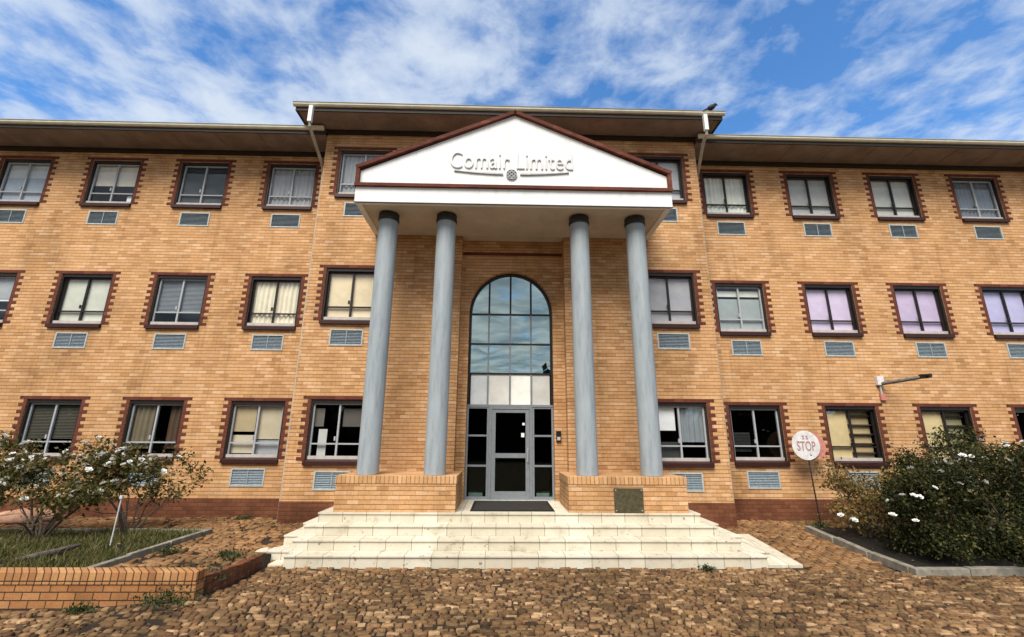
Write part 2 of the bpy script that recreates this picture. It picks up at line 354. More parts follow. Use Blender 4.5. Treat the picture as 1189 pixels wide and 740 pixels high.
def thing(name, label, cat, loc=(0, 0, 0), group=None, parent=None):
    o = bpy.data.objects.new(name, None); COL.objects.link(o); o.location = loc; o.empty_display_size = .2
    if parent: o.parent = parent
    return tag(o, label, cat, group) if label else o
def struct(o): o['kind'] = 'structure'; return o
def fast_mesh(name, V, F, mats):
    me = bpy.data.meshes.new(name); nv, nf, k = len(V), len(F), F.shape[1]
    me.vertices.add(nv); me.vertices.foreach_set('co', np.asarray(V, np.float32).ravel())
    me.loops.add(nf*k); me.loops.foreach_set('vertex_index', F.astype(np.int32).ravel())
    me.polygons.add(nf); me.polygons.foreach_set('loop_start', np.arange(0, nf*k, k, dtype=np.int32))
    try: me.polygons.foreach_set('loop_total', np.full(nf, k, dtype=np.int32))
    except Exception: pass
    me.materials.append(mats); me.update(calc_edges=True); me.validate(); return me
def leaves(P, size, aspect=.55, droop=0., rngv=rng):
    """one folded leaf (two quads' worth, as a 4-corner diamond) per point"""
    n = len(P); d = rngv.normal(size=(n, 3)); d[:, 2] -= droop; d /= np.linalg.norm(d, axis=1)[:, None]
    r = rngv.normal(size=(n, 3)); a = np.cross(d, r); a /= np.linalg.norm(a, axis=1)[:, None] + 1e-9
    nn = np.cross(d, a)
    L = (size*(.6+.8*rngv.random(n)))[:, None]; Wd = L*aspect*.5
    V = np.stack([P, P+d*L*.45+a*Wd+nn*L*.10, P+d*L, P+d*L*.45-a*Wd+nn*L*.10], 1).reshape(-1, 3)
    F = np.arange(4*n).reshape(n, 4)
    return V, F
# ---------------------------------------------------------------- the ground
def smooth(t): t = np.clip(t, 0, 1); return t*t*(3-2*t)
def hgt(x, y):
    x = np.asarray(x, float); y = np.asarray(y, float)
    right = .27*np.clip((y-8.75)/3.1, 0, 1)
    left = .30 - .15*smooth((x+5.4)/1.2)*smooth((10.8-y)/2.0)
    bump = .10*np.exp(-((x+4.1)**2/.9+(y-6.9)**2/.35))
    raised = (x < -4.12) & (y > 7.0)
    return np.where(raised, left, right) + np.where(raised, 0, bump)
def ground():
    m = MB(); m.quad((-1500, -1500, -.05), (1500, -1500, -.05), (1500, 1500, -.05), (-1500, 1500, -.05))
    struct(m.build('ground', M_EARTH))
    m = MB(); m.quad((-30, -22, 0), (30, -22, 0), (30, 2.6, 0), (-30, 2.6, 0)); m.quad((-30, 2.6, 0), (-12.6, 2.6, 0), (-12.6, 6.9, 0), (-30, 6.9, 0)); m.quad((14.75, 2.6, 0), (30, 2.6, 0), (30, 8.75, 0), (14.75, 8.75, 0)); m.quad((14.75, 8.75, 0), (30, 8.75, 0), (30, 12.2, .28), (14.75, 12.2, .28))
    struct(m.build('forecourt', M_SHEET))
    # earth bed under the pavers, same levels, 18 mm lower
    xs = np.concatenate([np.arange(-30, -13, 1.5), np.arange(-13, -4.2, .25), [-4.121, -4.119], np.arange(-4.0, 15.01, .25)]); ys = np.concatenate([np.arange(2.6, 6.99, .25), [6.999, 7.001], np.arange(7.2, 12.21, .25)])
    X, Y = np.meshgrid(xs, ys); Z = hgt(X, Y) - .030
    V = np.stack([X, Y, Z], -1).reshape(-1, 3); nx = len(xs)
    F = np.array([(j*nx+i, j*nx+i+1, (j+1)*nx+i+1, (j+1)*nx+i) for j in range(len(ys)-1) for i in range(nx-1)])
    struct(link('soil_bed', fast_mesh('soil_bed', V, F, M_SOILR)))
ground()
BEDL = (-13.2, -5.86, 7.08, 10.05); BEDR = (7.05, 13.6, 8.36, 11.05)
def paving(path):
    x0, x1, y0, y1 = -12.5, 14.8, 2.65, 11.98
    r = np.random.default_rng(3 if not path else 4)
    lst = []
    if path:
        u = .105
        for j in range(int((y1-y0)/u)+1):
            for i in range(-1, int((x1-x0)/u)+1):
                k = (i-j) % 4
                if k == 0: lst.append((x0+i*u, y0+j*u, 2*u, u))
                elif k == 3: lst.append((x0+i*u, y0+j*u, u, 2*u))
    else:
        y = y0
        while y < y1:
            rh = r.uniform(.072, .092); x = x0-r.random()*.2
            while x < x1:
                L_ = r.choice((.078, .09, .105, .125, .155, .175)); lst.append((x, y+.022*math.sin(x*.9+y*.4)+.012*math.sin(x*2.7+1), L_, rh)); x += L_
            y += rh
    A = np.array(lst); cx, cy = A[:, 0]+A[:, 2]/2, A[:, 1]+A[:, 3]/2
    ok = (cy < 11.9) & ~((cx > -3.95) & (cx < 5.0) & (cy > 8.95)) & ~((cx > -3.7) & (cx < 4.72) & (cy > 8.72)) & ~((cx > 4.6) & (cx < 5.46) & (cy > 8.73) & (cy < 10.65))
    for b in (BEDL, BEDR): ok &= ~((cx > b[0]-.1) & (cx < b[1]+.06) & (cy > b[2]-.07) & (cy < b[3]+.1))
    ok &= ~((cx < -3.98) & (cy > 6.74) & (cy < 7.12)) & ~((cx > -4.32) & (cx < -3.98) & (cy > 7) & (cy < 8.95))
    ok &= ~((cx > 8.3) & (cy > 11.0))
    # a few pavers are lost to weeds and dirt
    ok &= r.random(len(A)) > np.where(cx < -4.1, .20, .03 if path else .03)
    ok &= ((cy > 8.62) | (cx < -4.15)) & ((cx > -4.15) | (cy > 7.05)) if path else (cy <= 8.62) & ((cx > -4.15) | (cy < 7.05))
    A = A[ok]; cx, cy = cx[ok], cy[ok]; n = len(A)
    z = hgt(cx, cy) + r.normal(0, .006, n) + .006*np.sin(cx*2.1+cy*1.3)
    tx, ty = r.normal(0, .045, n), r.normal(0, .045, n)
    g = .006 + (.010 if path else .017)*r.random(n)**2; bv = .010
    hx, hy = A[:, 2]/2-g, A[:, 3]/2-g
    rot = r.normal(0, 0.03 if path else .05, n); eps = .05
    sx = (hgt(cx+eps, cy)-hgt(cx-eps, cy))/(2*eps); sy = (hgt(cx, cy+eps)-hgt(cx, cy-eps))/(2*eps)
    sx, sy = np.clip(sx, -.3, .3), np.clip(sy, -.3, .3)
    V = np.zeros((n, 12, 3))
    for q, (ax, ay) in enumerate(((-1, -1), (1, -1), (1, 1), (-1, 1))):
        for lev, (ins, dz) in enumerate(((0, -.05), (0, -.010), (bv, 0))):
            dx, dy = ax*(hx-ins), ay*(hy-ins)
            ddx, ddy = dx-rot*dy, dy+rot*dx
            jit = r.normal(0, .004, (n, 2)) if lev == 2 else 0
            V[:, lev*4+q, 0] = cx+ddx + (jit[:, 0] if lev == 2 else 0); V[:, lev*4+q, 1] = cy+ddy + (jit[:, 1] if lev == 2 else 0)
            V[:, lev*4+q, 2] = z+dz+(tx+sx)*ddx+(ty+sy)*ddy
    base = [(8, 9, 10, 11)]
    for l in (0, 4):
        base += [(l+q, l+(q+1) % 4, l+4+(q+1) % 4, l+4+q) for q in range(4)]
    F = (np.array(base)[None]+(np.arange(n)*12)[:, None, None]).reshape(-1, 4)
    nm = 'brick_path' if path else 'brick_paving'
    struct(link(nm, fast_mesh(nm, V.reshape(-1, 3), F, M_PATH if path else M_PAVE)))
paving(False); paving(True)
# ---------------------------------------------------------------- the building
BL = Vector((.23, 12, 0))
B = thing('office_building', 'three storey buff brick office building with white pedimented entrance portico', 'building', BL)
WY, PY, RY, DY = 12.0, 11.25, 11.55, 11.70
PX0, PX1 = -5.05, 5.50
XL0, XR0 = -22., 24.
HEAD = [0.90+EYE, 4.313+EYE, 7.873+EYE]; WH = [1.533, 1.533, 1.525]; WW = 1.38
WXL = [-6.958-2.577*k for k in range(5)]; WXR = [6.005+2.577*k for k in range(5)]
SOF_W, SOF_C = 8.25+EYE, 8.48+EYE
def wall_sheet(m, y, x0, x1, z0, z1, holes, depth=.17, mi=0):
    xs = sorted({x0, x1, *[h[0] for h in holes], *[h[1] for h in holes]}); zs = sorted({z0, z1, *[h[2] for h in holes], *[h[3] for h in holes]})
    xs = [x for x in xs if x0 <= x <= x1]; zs = [z for z in zs if z0 <= z <= z1]
    for a, b in zip(xs, xs[1:]):
        for c, d in zip(zs, zs[1:]):
            mx, mz = (a+b)/2, (c+d)/2
            if any(h[0] < mx < h[1] and h[2] < mz < h[3] for h in holes): continue
            m.quad((a, y, c), (b, y, c), (b, y, d), (a, y, d), mi)
    for a, b, c, d in holes:
        if depth:
            m.quad((a, y, c), (a, y, d), (a, y+depth, d), (a, y+depth, c), mi); m.quad((b, y, c), (b, y+depth, c), (b, y+depth, d), (b, y, d), mi)
            m.quad((a, y, d), (b, y, d), (b, y+depth, d), (a, y+depth, d), mi); m.quad((a, y, c), (a, y+depth, c), (b, y+depth, c), (b, y, c), mi)
GW, GH = .84, .43
def grille_rect(x, z): return (x+WW/2-GW/2+.02, x+WW/2+GW/2-.02, z-.12-GH+.02, z-.12-.02)
def holes_for(xs):
    out = []
    for x in xs:
        for r in range(3):
            zb = HEAD[r]-WH[r]; out.append((x, x+WW, zb, HEAD[r])); out.append(grille_rect(x, zb))
    return out
m = MB(); wall_sheet(m, WY, XL0, PX0+.1, .05, SOF_W+.05, holes_for(WXL)); m.build('wall', M_BUFF, B)
m = MB(); wall_sheet(m, WY, PX1-.1, XR0, .05, SOF_W+.05, holes_for(WXR)); m.build('wall', M_BUFF, B)
XA, XA2 = -4.62, 3.71
ENT = (-1.10, 1.63, .60, 7.44)
m = MB(); wall_sheet(m, PY, PX0, PX1, .05, SOF_C+.05, holes_for([XA, XA2]))
# swap the entrance strip out: rebuild with the entrance opening as a hole reaching the portico ceiling
m = MB()
wall_sheet(m, PY, PX0, ENT[0], .05, SOF_C+.05, holes_for([XA])); wall_sheet(m, PY, ENT[1], PX1, .05, SOF_C+.05, holes_for([XA2]))
m.quad((ENT[0], PY, ENT[3]), (ENT[1], PY, ENT[3]), (ENT[1], PY, SOF_C+.05), (ENT[0], PY, SOF_C+.05))
for x in (ENT[0], ENT[1]): m.quad((x, PY, .6), (x, RY, .6), (x, RY, ENT[3]), (x, PY, ENT[3]))
for x in (PX0, PX1): m.quad((x, PY, .05), (x, WY+.02, .05), (x, WY+.02, SOF_C+.05), (x, PY, SOF_C+.05))
# recessed bay with the arched opening
AX0, AX1, ASP, ARZ = -.87, 1.33, 3.22+EYE, 1.16
ACX, AR = (AX0+AX1)/2, (AX1-AX0)/2
arc = [(ACX-AR*math.cos(math.pi*k/28), ASP+ARZ*math.sin(math.pi*k/28)) for k in range(29)]
m.quad((ENT[0], RY, .6), (AX0, RY, .6), (AX0, RY, ASP), (ENT[0], RY, ASP)); m.quad((AX1, RY, .6), (ENT[1], RY, .6), (ENT[1], RY, ASP), (AX1, RY, ASP))
m.quad((ENT[0], RY, ASP), (AX0, RY, ASP), (AX0, RY, 7.46), (ENT[0], RY, 7.46)); m.quad((AX1, RY, ASP), (ENT[1], RY, ASP), (ENT[1], RY, 7.46), (AX1, RY, 7.46))
for (a, b), (c, d) in zip(arc, arc[1:]):
    m.quad((a, RY, b), (c, RY, d), (c, RY, 7.46), (a, RY, 7.46)); m.quad((a, RY, b), (a, DY+.1, b), (c, DY+.1, d), (c, RY, d))
for x in (AX0, AX1): m.quad((x, RY, .6), (x, DY+.1, .6), (x, DY+.1, ASP), (x, RY, ASP))
m.build('wall', M_BUFF, B)
# red courses at the head of the recess and round the arch
m = MB(); m.box(ENT[0]+.003, ENT[1]-.003, RY-.006, RY+.03, 7.02, 7.11); m.build('string_course', M_RED, B)
m = MB()
for k in range(0, 28):
    a0, a1 = math.pi*(k+.07)/28, math.pi*(k+.93)/28
    P = [(ACX-(AR+e)*math.cos(a), ASP+(ARZ+e)*math.sin(a)) for a, e in ((a0, .002), (a1, .002), (a1, .115), (a0, .115))]
    m.prism(P, RY-.006, RY+.03)
m.build('arch_ring', M_BUFF, B)
# brown base course
m = MB()
for a, b, y in ((XL0, PX0-.012, WY), (PX1+.012, XR0, WY)): m.box(a, b, y-.014, y+.05, .05, .715 if a < 0 else .745)
for a, b in ((PX0-.014, -3.58), (4.03, PX1+.014)): m.box(a, b, PY-.014, PY+.05, .05, .745)
m.box(PX0-.014, PX0+.05, PY+.05, WY-.014, .05, .745); m.box(PX1-.05, PX1+.014, PY+.05, WY-.014, .05, .745)
m.build('base_course', M_BASE, B)
# interior rooms: dark floors, party walls and back
m = MB()
m.quad((XL0, 15.5, 0), (XR0, 15.5, 0), (XR0, 15.5, 10.8), (XL0, 15.5, 10.8))
for z in (.45, 3.75, 7.2, 10.65): m.box(XL0, XR0, WY+.2, 15.5, z-.1, z)
for x in [a-.6 for a in WXL]+[a-.6 for a in WXR]+[PX0, -2.2, 2.7, PX1]: m.box(x-.05, x+.05, WY+.22, 15.5, .5, 10.6)
m.build('interior', M_DARK, B)
# ---- eaves: soffit, fascia, gutter, roof
def eave(x0, x1, yw, yf, zs, zg, ends):
    m = MB(); m.box(x0, x1, yf+.142, yw+.1, zs, zs+.03)
    x = x0+.4
    while x < x1:                                     # cover strips between the boards
        m.box(x, x+.04, yf+.145, yw-.08, zs-.012, zs-.001); x += 1.22
    m.build('soffit', M_SOFF, B)
    m = MB(); m.box(x0, x1, yf+.102, yf+.14, zs-.03, zg-.06); m.box(x0+.02 if ends[0] else x0, x1-.02 if ends[1] else x1, yw-.07, yw-.002, zs-.13, zs-.002)
    if ends[0]: m.box(x0, x0+.04, yf+.142, yw+.9, zs-.03, zg-.06)
    if ends[1]: m.box(x1-.04, x1, yf+.142, yw+.9, zs-.03, zg-.06)
    m.build('fascia', M_FASC, B)
    m = MB(); e0, e1 = x0-(.05 if ends[0] else 0), x1+(.05 if ends[1] else 0)
    prof = [(yf+.10, zg-.10), (yf+.05, zg-.10), (yf+.015, zg-.065), (yf+.01, zg-.02), (yf-.01, zg-.012), (yf+.002, zg), (yf+.025, zg-.012), (yf+.10, zg-.012)]
    vs = [(e0, y, z) for y, z in prof]+[(e1, y, z) for y, z in prof]; n = len(prof)
    m.add(vs, [tuple(range(n)), tuple(2*n-1-i for i in range(n))]+[(i, n+i, n+(i+1) % n, (i+1) % n) for i in range(n)])
    m.build('gutter', M_GUTT, B, smooth=False)
    m = MB(); m.add([(x0, yf+.06, zg-.05), (x1, yf+.06, zg-.05), (x1, yf+9, zg+1.4), (x0, yf+9, zg+1.4), (x0, yf+.06, zg-.09), (x1, yf+.06, zg-.09), (x1, yf+9, zg+1.36), (x0, yf+9, zg+1.36)],
                    [(0,1,2,3),(4,7,6,5),(0,4,5,1),(1,5,6,2),(2,6,7,3),(3,7,4,0)])
    m.build('roof', M_ROOF, B)
eave(XL0, PX0-.002, WY, 10.94, SOF_W, 8.42+EYE, (0, 0)); eave(PX1+.002, XR0, WY, 10.92, SOF_W-.02, 8.40+EYE, (0, 0)); eave(-5.6, 5.95, PY, 10.29, SOF_C, 8.66+EYE, (1, 1))
for sgn, px, pw in ((-1, -5.12, PX0-.06), (1, 5.40, PX1+.06)):
    m = MB(); m.box(px-.05, px+.05, 10.22, 10.32, 10.17, 10.66); o = m.build('downpipe', M_PIPEW, B, bevel=.008)
    p = MB(); p.tube([(px, 10.27, 10.2), (px, 10.30, 10.08), (px+sgn*.01, 10.55, 9.97), (pw+sgn*.04, 11.42, 9.62), (pw+sgn*.04, 11.52, 9.45), (pw+sgn*.04, 11.52, .3)], .043, 10)
    p.build('swan_neck', M_PIPE, o, smooth=True)
# ---- windows
def window_protos():
    f = MB(); y0, y1 = .025, .15; sb = .135; H = 1.533
    f.box(0, .045, y0, y1, sb, H, 0); f.box(WW-.045, WW, y0, y1, sb, H, 0); f.box(.045, WW-.045, y0, y1, H-.085, H, 0)
    f.box(.045, WW-.045, y0+.02, y1, sb, sb+.075, 2)
    a, b = .09, .135
    f.box(.0455, .085, a, b, sb+.075, H-.085, 1); f.box(WW-.085, WW-.0455, a, b, sb+.075, H-.085, 1)
    f.box(WW/2-.022, WW/2+.022, a-.006, b, sb+.075, H-.085, 1); f.box(.085, WW/2-.022, a, b, .47, .505, 1); f.box(WW/2+.022, WW-.085, a, b, .47, .505, 1)
    f.box(.085, WW/2-.022, a, b, H-.125, H-.085, 1); f.box(WW/2+.022, WW-.085, a, b, H-.125, H-.085, 1)
    f.box(.62, .66, a-.03, a-.001, .56, .66, 1)           # latch
    fd = f.mesh('window', [M_BRONZE, M_ALU, M_PALE])
    fb = f.mesh('window', [M_BRONZE, M_BRONZE, M_PALE])   # bronze sashes
    g = MB(); g.quad((.05, .115, sb+.07), (WW-.05, .115, sb+.07), (WW-.05, .115, H-.08), (.05, .115, H-.08)); gm = g.mesh('glass', M_GLASS, recalc=False)
    s = MB(); s.add([(-.012, -.075, 0), (WW+.012, -.075, 0), (WW+.012, .05, 0), (-.012, .05, 0), (-.012, -.075, .095), (WW+.012, -.075, .095), (WW+.012, .05, .132), (-.012, .05, .132)],
                    [(0,3,2,1),(4,5,6,7),(0,1,5,4),(1,2,6,5),(2,3,7,6),(3,0,4,7)])
    sm = s.mesh('sill', M_SILL, bevel=.006)
    q = MB(); p0, p1 = -.007, .03; c = .09
    for x0, x1, tx0, tx1 in ((-.08, -.001, -.19, -.0805), (WW+.001, WW+.08, WW+.0805, WW+.19)):
        q.box(x0, x1, p0, p1, .10, H+.001)
        for k in range(9):
            z = .13+.18*k-.03
            if z+c <= H+.003: q.box(tx0, tx1, p0-.0005, p1, z+.006, z+c-.006)
    q.box(-.08, WW+.08, p0-.002, p1, H+.0015, H+.08)
    q.box(-.19, -.0805, p0-.0005, p1, H+.012, H+.078); q.box(WW+.0805, WW+.19, p0-.0005, p1, H+.012, H+.078)
    qm = q.mesh('brick_surround', M_RED)
    return fd, fb, gm, sm, qm
FD, FB, GM, SM, QM = window_protos()
def blind_or_reflection_mesh(kind, c, x0, x1, z0, z1, c2=None, y=.21):
    m = MB(); mats = [cloth_or_reflection(c)]
    if kind == 'pleat':
        n = int((x1-x0)/.022); xs = [x0+(x1-x0)*i/n for i in range(n+1)]
        ys = [y+.018*math.sin(i*1.05)+.008*math.sin(i*.37) for i in range(n+1)]
        m.add([(x, yy, z0) for x, yy in zip(xs, ys)]+[(x, yy, z1) for x, yy in zip(xs, ys)], [(i, i+1, n+2+i, n+1+i) for i in range(n)])
    elif kind == 'slat':
        z = z1
        while z > z0+.03:
            m.add([(x0, y-.012, z-.033), (x1, y-.012, z-.033), (x1, y+.012, z), (x0, y+.012, z)], [(0, 1, 2, 3)]); z -= .037
    elif kind == 'shelf':
        mats.append(cloth_or_reflection(c2 or (.06, .045, .03)))
        m.quad((x0, y+.1, z0), (x1, y+.1, z0), (x1, y+.1, z1), (x0, y+.1, z1))
        z = z0+.1
        while z < z1-.08: m.box(x0, x1, y+.02, y+.095, z, z+.035, 1); z += .24
    else: m.box(x0, x1, y-.002, y+.002, z0, z1)
    return m.mesh('blind_or_reflection', mats)
# content of each window: (bronze sash?, [(kind, colour, x0, x1, z0, z1), ...]); fractions of the glazed area
G1, G2, G3 = (.34, .35, .36), (.22, .24, .26), (.13, .145, .155)
CR, BE, TAN, LIL, LIL2, SGE = (.74, .66, .50), (.55, .47, .35), (.42, .33, .20), (.60, .48, .62), (.46, .42, .62), (.55, .54, .45)
CONT = {
 'TL': [(0, [('pleat', G1, 0, 1, 0, 1)]), (0, [('slat', G3, 0, 1, 0, 1)]), (0, [('plain', (.66, .60, .50), 0, 1, .45, 1), ('plain', (.8, .78, .72), .8, 1, 0, .2)]), (0, [('plain', (.30, .34, .40), 0, 1, 0, .62), ('plain', (.58, .58, .56), 0, 1, .62, 1)]), (0, [('pleat', G2, 0, 1, 0, 1)])],
 'ML': [(1, [('pleat', CR, 0, 1, 0, 1)]), (0, [('slat', G2, 0, 1, .2, 1)]), (1, [('plain', SGE, 0, 1, 0, 1)]), (0, [('plain', G1, 0, 1, .5, 1), ('plain', (.7, .7, .7), 0, 1, .45, .5)]), (0, [('pleat', G2, 0, 1, 0, 1)])],
 'GL': [(0, [('plain', TAN, 0, .44, .45, 1), ('plain', (.50, .42, .30), .5, 1, .3, 1), ('plain', BE, 0, .44, .02, .38), ('plain', G1, .5, 1, 0, .28)]), (0, [('pleat', (.17, .135, .085), 0, .42, .1, 1), ('pleat', (.085, .05, .03), .72, 1, .1, 1)]), (0, [('slat', (.075, .068, .05), 0, 1, .28, 1)]), (0, [('slat', G3, 0, 1, .2, 1)]), (0, [])],
 'TR': [(1, [('pleat', (.80, .75, .66), 0, 1, 0, 1)]), (1, [('plain', (.44, .43, .40), 0, 1, 0, 1)]), (1, [('plain', (.55, .54, .48), 0, 1, 0, 1)]), (0, [('pleat', (.17, .19, .22), 0, 1, 0, 1)]), (0, [('pleat', G2, 0, 1, 0, 1)])],
 'MR': [(0, [('plain', (.30, .33, .33), 0, 1, 0, .72), ('plain', (.68, .66, .58), 0, 1, .78, .92)]), (1, [('plain', LIL, 0, 1, 0, 1)]), (1, [('plain', (.52, .40, .55), 0, 1, 0, 1)]), (1, [('plain', LIL2, 0, 1, 0, 1)]), (0, [('pleat', G2, 0, 1, 0, 1)])],
 'GR': [(0, [('slat', (.02, .02, .02), 0, .4, .1, .5)]), (1, [('plain', (.62, .47, .25), 0, .47, 0, 1), ('shelf', (.52, .38, .20), .5, 1, 0, 1)]), (1, [('plain', (.62, .48, .26), 0, .5, 0, 1), ('shelf', (.36, .31, .18), .53, 1, 0, 1)]), (0, []), (0, [])],
 'A': [(0, [('plain', (.70, .34, .20)[:0] or (.13, .12, .10), 0, .2, .55, .9), ('plain', (.5, .5, .47), .12, .28, 0, .5), ('plain', (.10, .09, .08), .55, .95, .55, .9)]), (1, [('plain', (.74, .60, .40), 0, 1, 0, 1)]), (0, [('pleat', G1, 0, 1, 0, 1)])],
 'A2': [(0, [('plain', (.82, .82, .80), .03, .44, .52, .98), ('pleat', G2, .5, 1, .3, 1), ('plain', (.05, .05, .05), 0, .5, 0, .3)]), (1, [('plain', (.42, .40, .41), 0, 1, 0, 1)]), (1, [('plain', (.42, .41, .43), 0, 1, 0, 1)])],  # near-white panel paints bright sky mirrored in the ground floor glass
}
def grille_protos():
    out = []
    for dark in (0, 1):
        m = MB(); m.box(0, GW, -.012, .03, 0, .035); m.box(0, GW, -.012, .03, GH-.035, GH); m.box(0, .035, -.012, .03, .035, GH-.035); m.box(GW-.035, GW, -.012, .03, .035, GH-.035)
        fm = m.mesh('air_grille', M_GRF)
        l = MB(); n = 9
        l.quad((.03, .10, .03), (GW-.03, .10, .03), (GW-.03, .10, GH-.03), (.03, .10, GH-.03), 1)
        for k in range(n):
            z = .04+(GH-.08)*k/n; dz = (GH-.08)/n
            l.add([(.035, .0, z), (GW-.035, .0, z), (GW-.035, .05, z+dz*1.15), (.035, .05, z+dz*1.15)], [(0, 1, 2, 3)], 0)
        l.box(GW*.5-.01, GW*.5+.01, -.004, .0, .035, GH-.035, 0) if not dark else None
        out.append((fm, l.mesh('louvre', [M_GRL, M_GRD])))
    return out
GP = grille_protos()
def place_window(x, y, r, cont, label=None):
    z = HEAD[r]-WH[r]
    bz, items = cont
    w_ = link('window', FB if bz else FD, B, False); w_.location = Vector((x, y, z))-BL
    if label: w_['label'] = label
    for nm, me in (('glass', GM), ('sill', SM), ('brick_surround', QM)): link(nm, me, w_, False)
    gx0, gx1, gz0, gz1 = .05, WW-.05, .21, 1.448
    for i, (k, c, a, b, e, f_) in enumerate(items):
        me = blind_or_reflection_mesh(k, c, gx0+(gx1-gx0)*a, gx0+(gx1-gx0)*b, gz0+(gz1-gz0)*e, gz0+(gz1-gz0)*f_, y=.165+.012*i)
        link('blind_or_reflection', me, w_, False)
    fm, lm = GP[random.random() < .3]
    g = link('air_grille', fm, B, False); g.location = Vector((x+WW/2-GW/2, y-.001, z-.12-GH))-BL; link('louvre', lm, g, False)
for side, xs in (('L', WXL), ('R', WXR)):
    for r, row in enumerate('GMT'):
        for k, x in enumerate(xs):
            if k == 4 and (side, row) not in (('L', 'T'), ('L', 'M'), ('R', 'T'), ('R', 'M'), ('R', 'G'), ('L', 'G')): continue
            place_window(x, WY, r, CONT[row+side][k])
for r in range(3):
    place_window(XA, PY, r, CONT['A'][r]); place_window(XA2, PY, r, CONT['A2'][r])
# ---- arched window, transom panels and door
def arched():
    y0, y1 = DY, DY+.07
    m = MB()
    n = 40
    A = [(ACX-(AR-.002)*math.cos(math.pi*k/n), ASP+(ARZ-.002)*math.sin(math.pi*k/n)) for k in range(n+1)]
    I = [(ACX-(AR-.065)*math.cos(math.pi*k/n), ASP+(ARZ-.065)*math.sin(math.pi*k/n)) for k in range(n+1)]
    for k in range(n): m.prism([A[k], A[k+1], I[k+1], I[k]], y0-.02, y1)
    zt, zp = .84+EYE, 1.63+EYE
    m.box(AX0+.002, AX0+.06, y0-.02, y1, zt, ASP); m.box(AX1-.06, AX1-.002, y0-.02, y1, zt, ASP)
    mul = (-.35, ACX-.01, .77)
    for x in mul:
        top = ASP+(ARZ-.06)*math.sqrt(1-((x-ACX)/(AR-.06))**2)
        m.box(x-.024, x+.024, y0, y1-.01, ASP+.02, top, 0); m.box(x-.022, x+.022, y0, y1-.01, zt, ASP-.02, 1)
    for z in (ASP, 2.41+EYE, zp):
        m.box(AX0+.06, AX1-.06, y0-.004, y1-.012, z-.02, z+.02, 0)
    o = m.build('arched_window', [M_BRONZE, M_ALU2], B)
    g = MB(); P = [(ACX-(AR-.06)*math.cos(math.pi*k/n), ASP+(ARZ-.06)*math.sin(math.pi*k/n)) for k in range(n+1)]
    g.add([(x, y0+.03, z) for x, z in P]+[(AX1-.06, y0+.03, zp), (AX0+.06, y0+.03, zp)], [tuple(range(n+2, -1, -1))]); g.build('glass', M_TEAL, o, recalc=False)
    bk = MB(); bk.box(AX0+.003, AX1-.003, y0+.5, y0+.52, zp, ASP+ARZ); bk.build('screen', M_DARK, o)
    xs = [AX0+.06]+[x for x in mul]+[AX1-.06]
    for i in range(4):
        p = MB(); p.box(xs[i]+.022, xs[i+1]-.022, y0+.028, y0+.04, zt, zp-.02)
        c = [(.50, .52, .52), (.58, .57, .52), (.76, .74, .68), (.50, .50, .46)][i]
        p.build('infill_panel', cloth_or_reflection(c), o)
    # sidelights
    z0 = .74
    for x0, x1 in ((AX0+.002, -.30), (.79, AX1-.002)):
        m = MB(); m.box(x0, x0+.05, y0, y1, z0, zt-.06); m.box(x1-.05, x1, y0, y1, z0, zt-.06)
        for z, h in ((z0, .07), (1.52-.02, .045), (2.24-.02, .045), (zt-.10, .04)): m.box(x0+.05, x1-.05, y0+.003, y1-.003, z, z+h)
        sl = m.build('sidelight', M_ALU2, B)
        g = MB(); g.quad((x0+.05, y0+.035, z0), (x1-.05, y0+.035, z0), (x1-.05, y0+.035, zt-.06), (x0+.05, y0+.035, zt-.06)); g.build('glass', M_DOORG, sl, recalc=False)
        k = MB(); k.box(x0+.10, x1-.13, y0+.06, y0+.10, z0+.07, z0+.15); k.build('floor_box', M_GRF, sl)
    m = MB(); m.box(AX0+.002, AX1-.002, y0-.012, y1+.01, zt-.06, zt-.001)
    m.build('transom', M_ALU2, B)
    # the door
    x0, x1, zt2 = -.297, .787, zt-.062
    m = MB(); m.box(x0, x0+.06, y0-.01, y1, z0, zt2); m.box(x1-.06, x1, y0-.01, y1, z0, zt2); m.box(x0+.06, x1-.06, y0-.01, y1, zt2-.05, zt2)
    a, b = x0+.064, x1-.064
    m.box(a, a+.10, y0+.005, y1-.01, z0+.01, zt2-.053); m.box(b-.10, b, y0+.005, y1-.01, z0+.01, zt2-.053)
    m.box(a+.10, b-.10, y0+.006, y1-.011, zt2-.14, zt2-.053); m.box(a+.10, b-.10, y0+.006, y1-.011, z0+.01, z0+.19); m.box(a+.10, b-.10, y0+.006, y1-.011, 1.71, 1.82)
    d = m.build('door', M_ALU2, B)
    g = MB(); g.quad((a+.09, y0+.035, z0+.18), (b-.09, y0+.035, z0+.18), (b-.09, y0+.035, zt2-.13), (a+.09, y0+.035, zt2-.13)); g.build('glass', M_DOORG, d, recalc=False)
    h = MB(); h.tube([(b-.05, y0-.0, 1.62), (b-.05, y0-.05, 1.62), (b-.05, y0-.05, 1.93), (b-.05, y0-.0, 1.93)], .012, 8); h.build('handle', M_ALU, d, smooth=True)
    h = MB(); h.box(b-.21, b-.13, y0+.0345, y0+.0348, 2.21, 2.31); h.box(b-.18, b-.12, y0+.0345, y0+.0348, 2.50, 2.56); h.build('sticker', M_WHITE, d)
    m = MB(); m.box(AX0+.01, AX1-.01, DY-.10, DY+.12, .732, .745); m.build('threshold', M_GRF, B)
    # entrance hall behind the glass
arched()
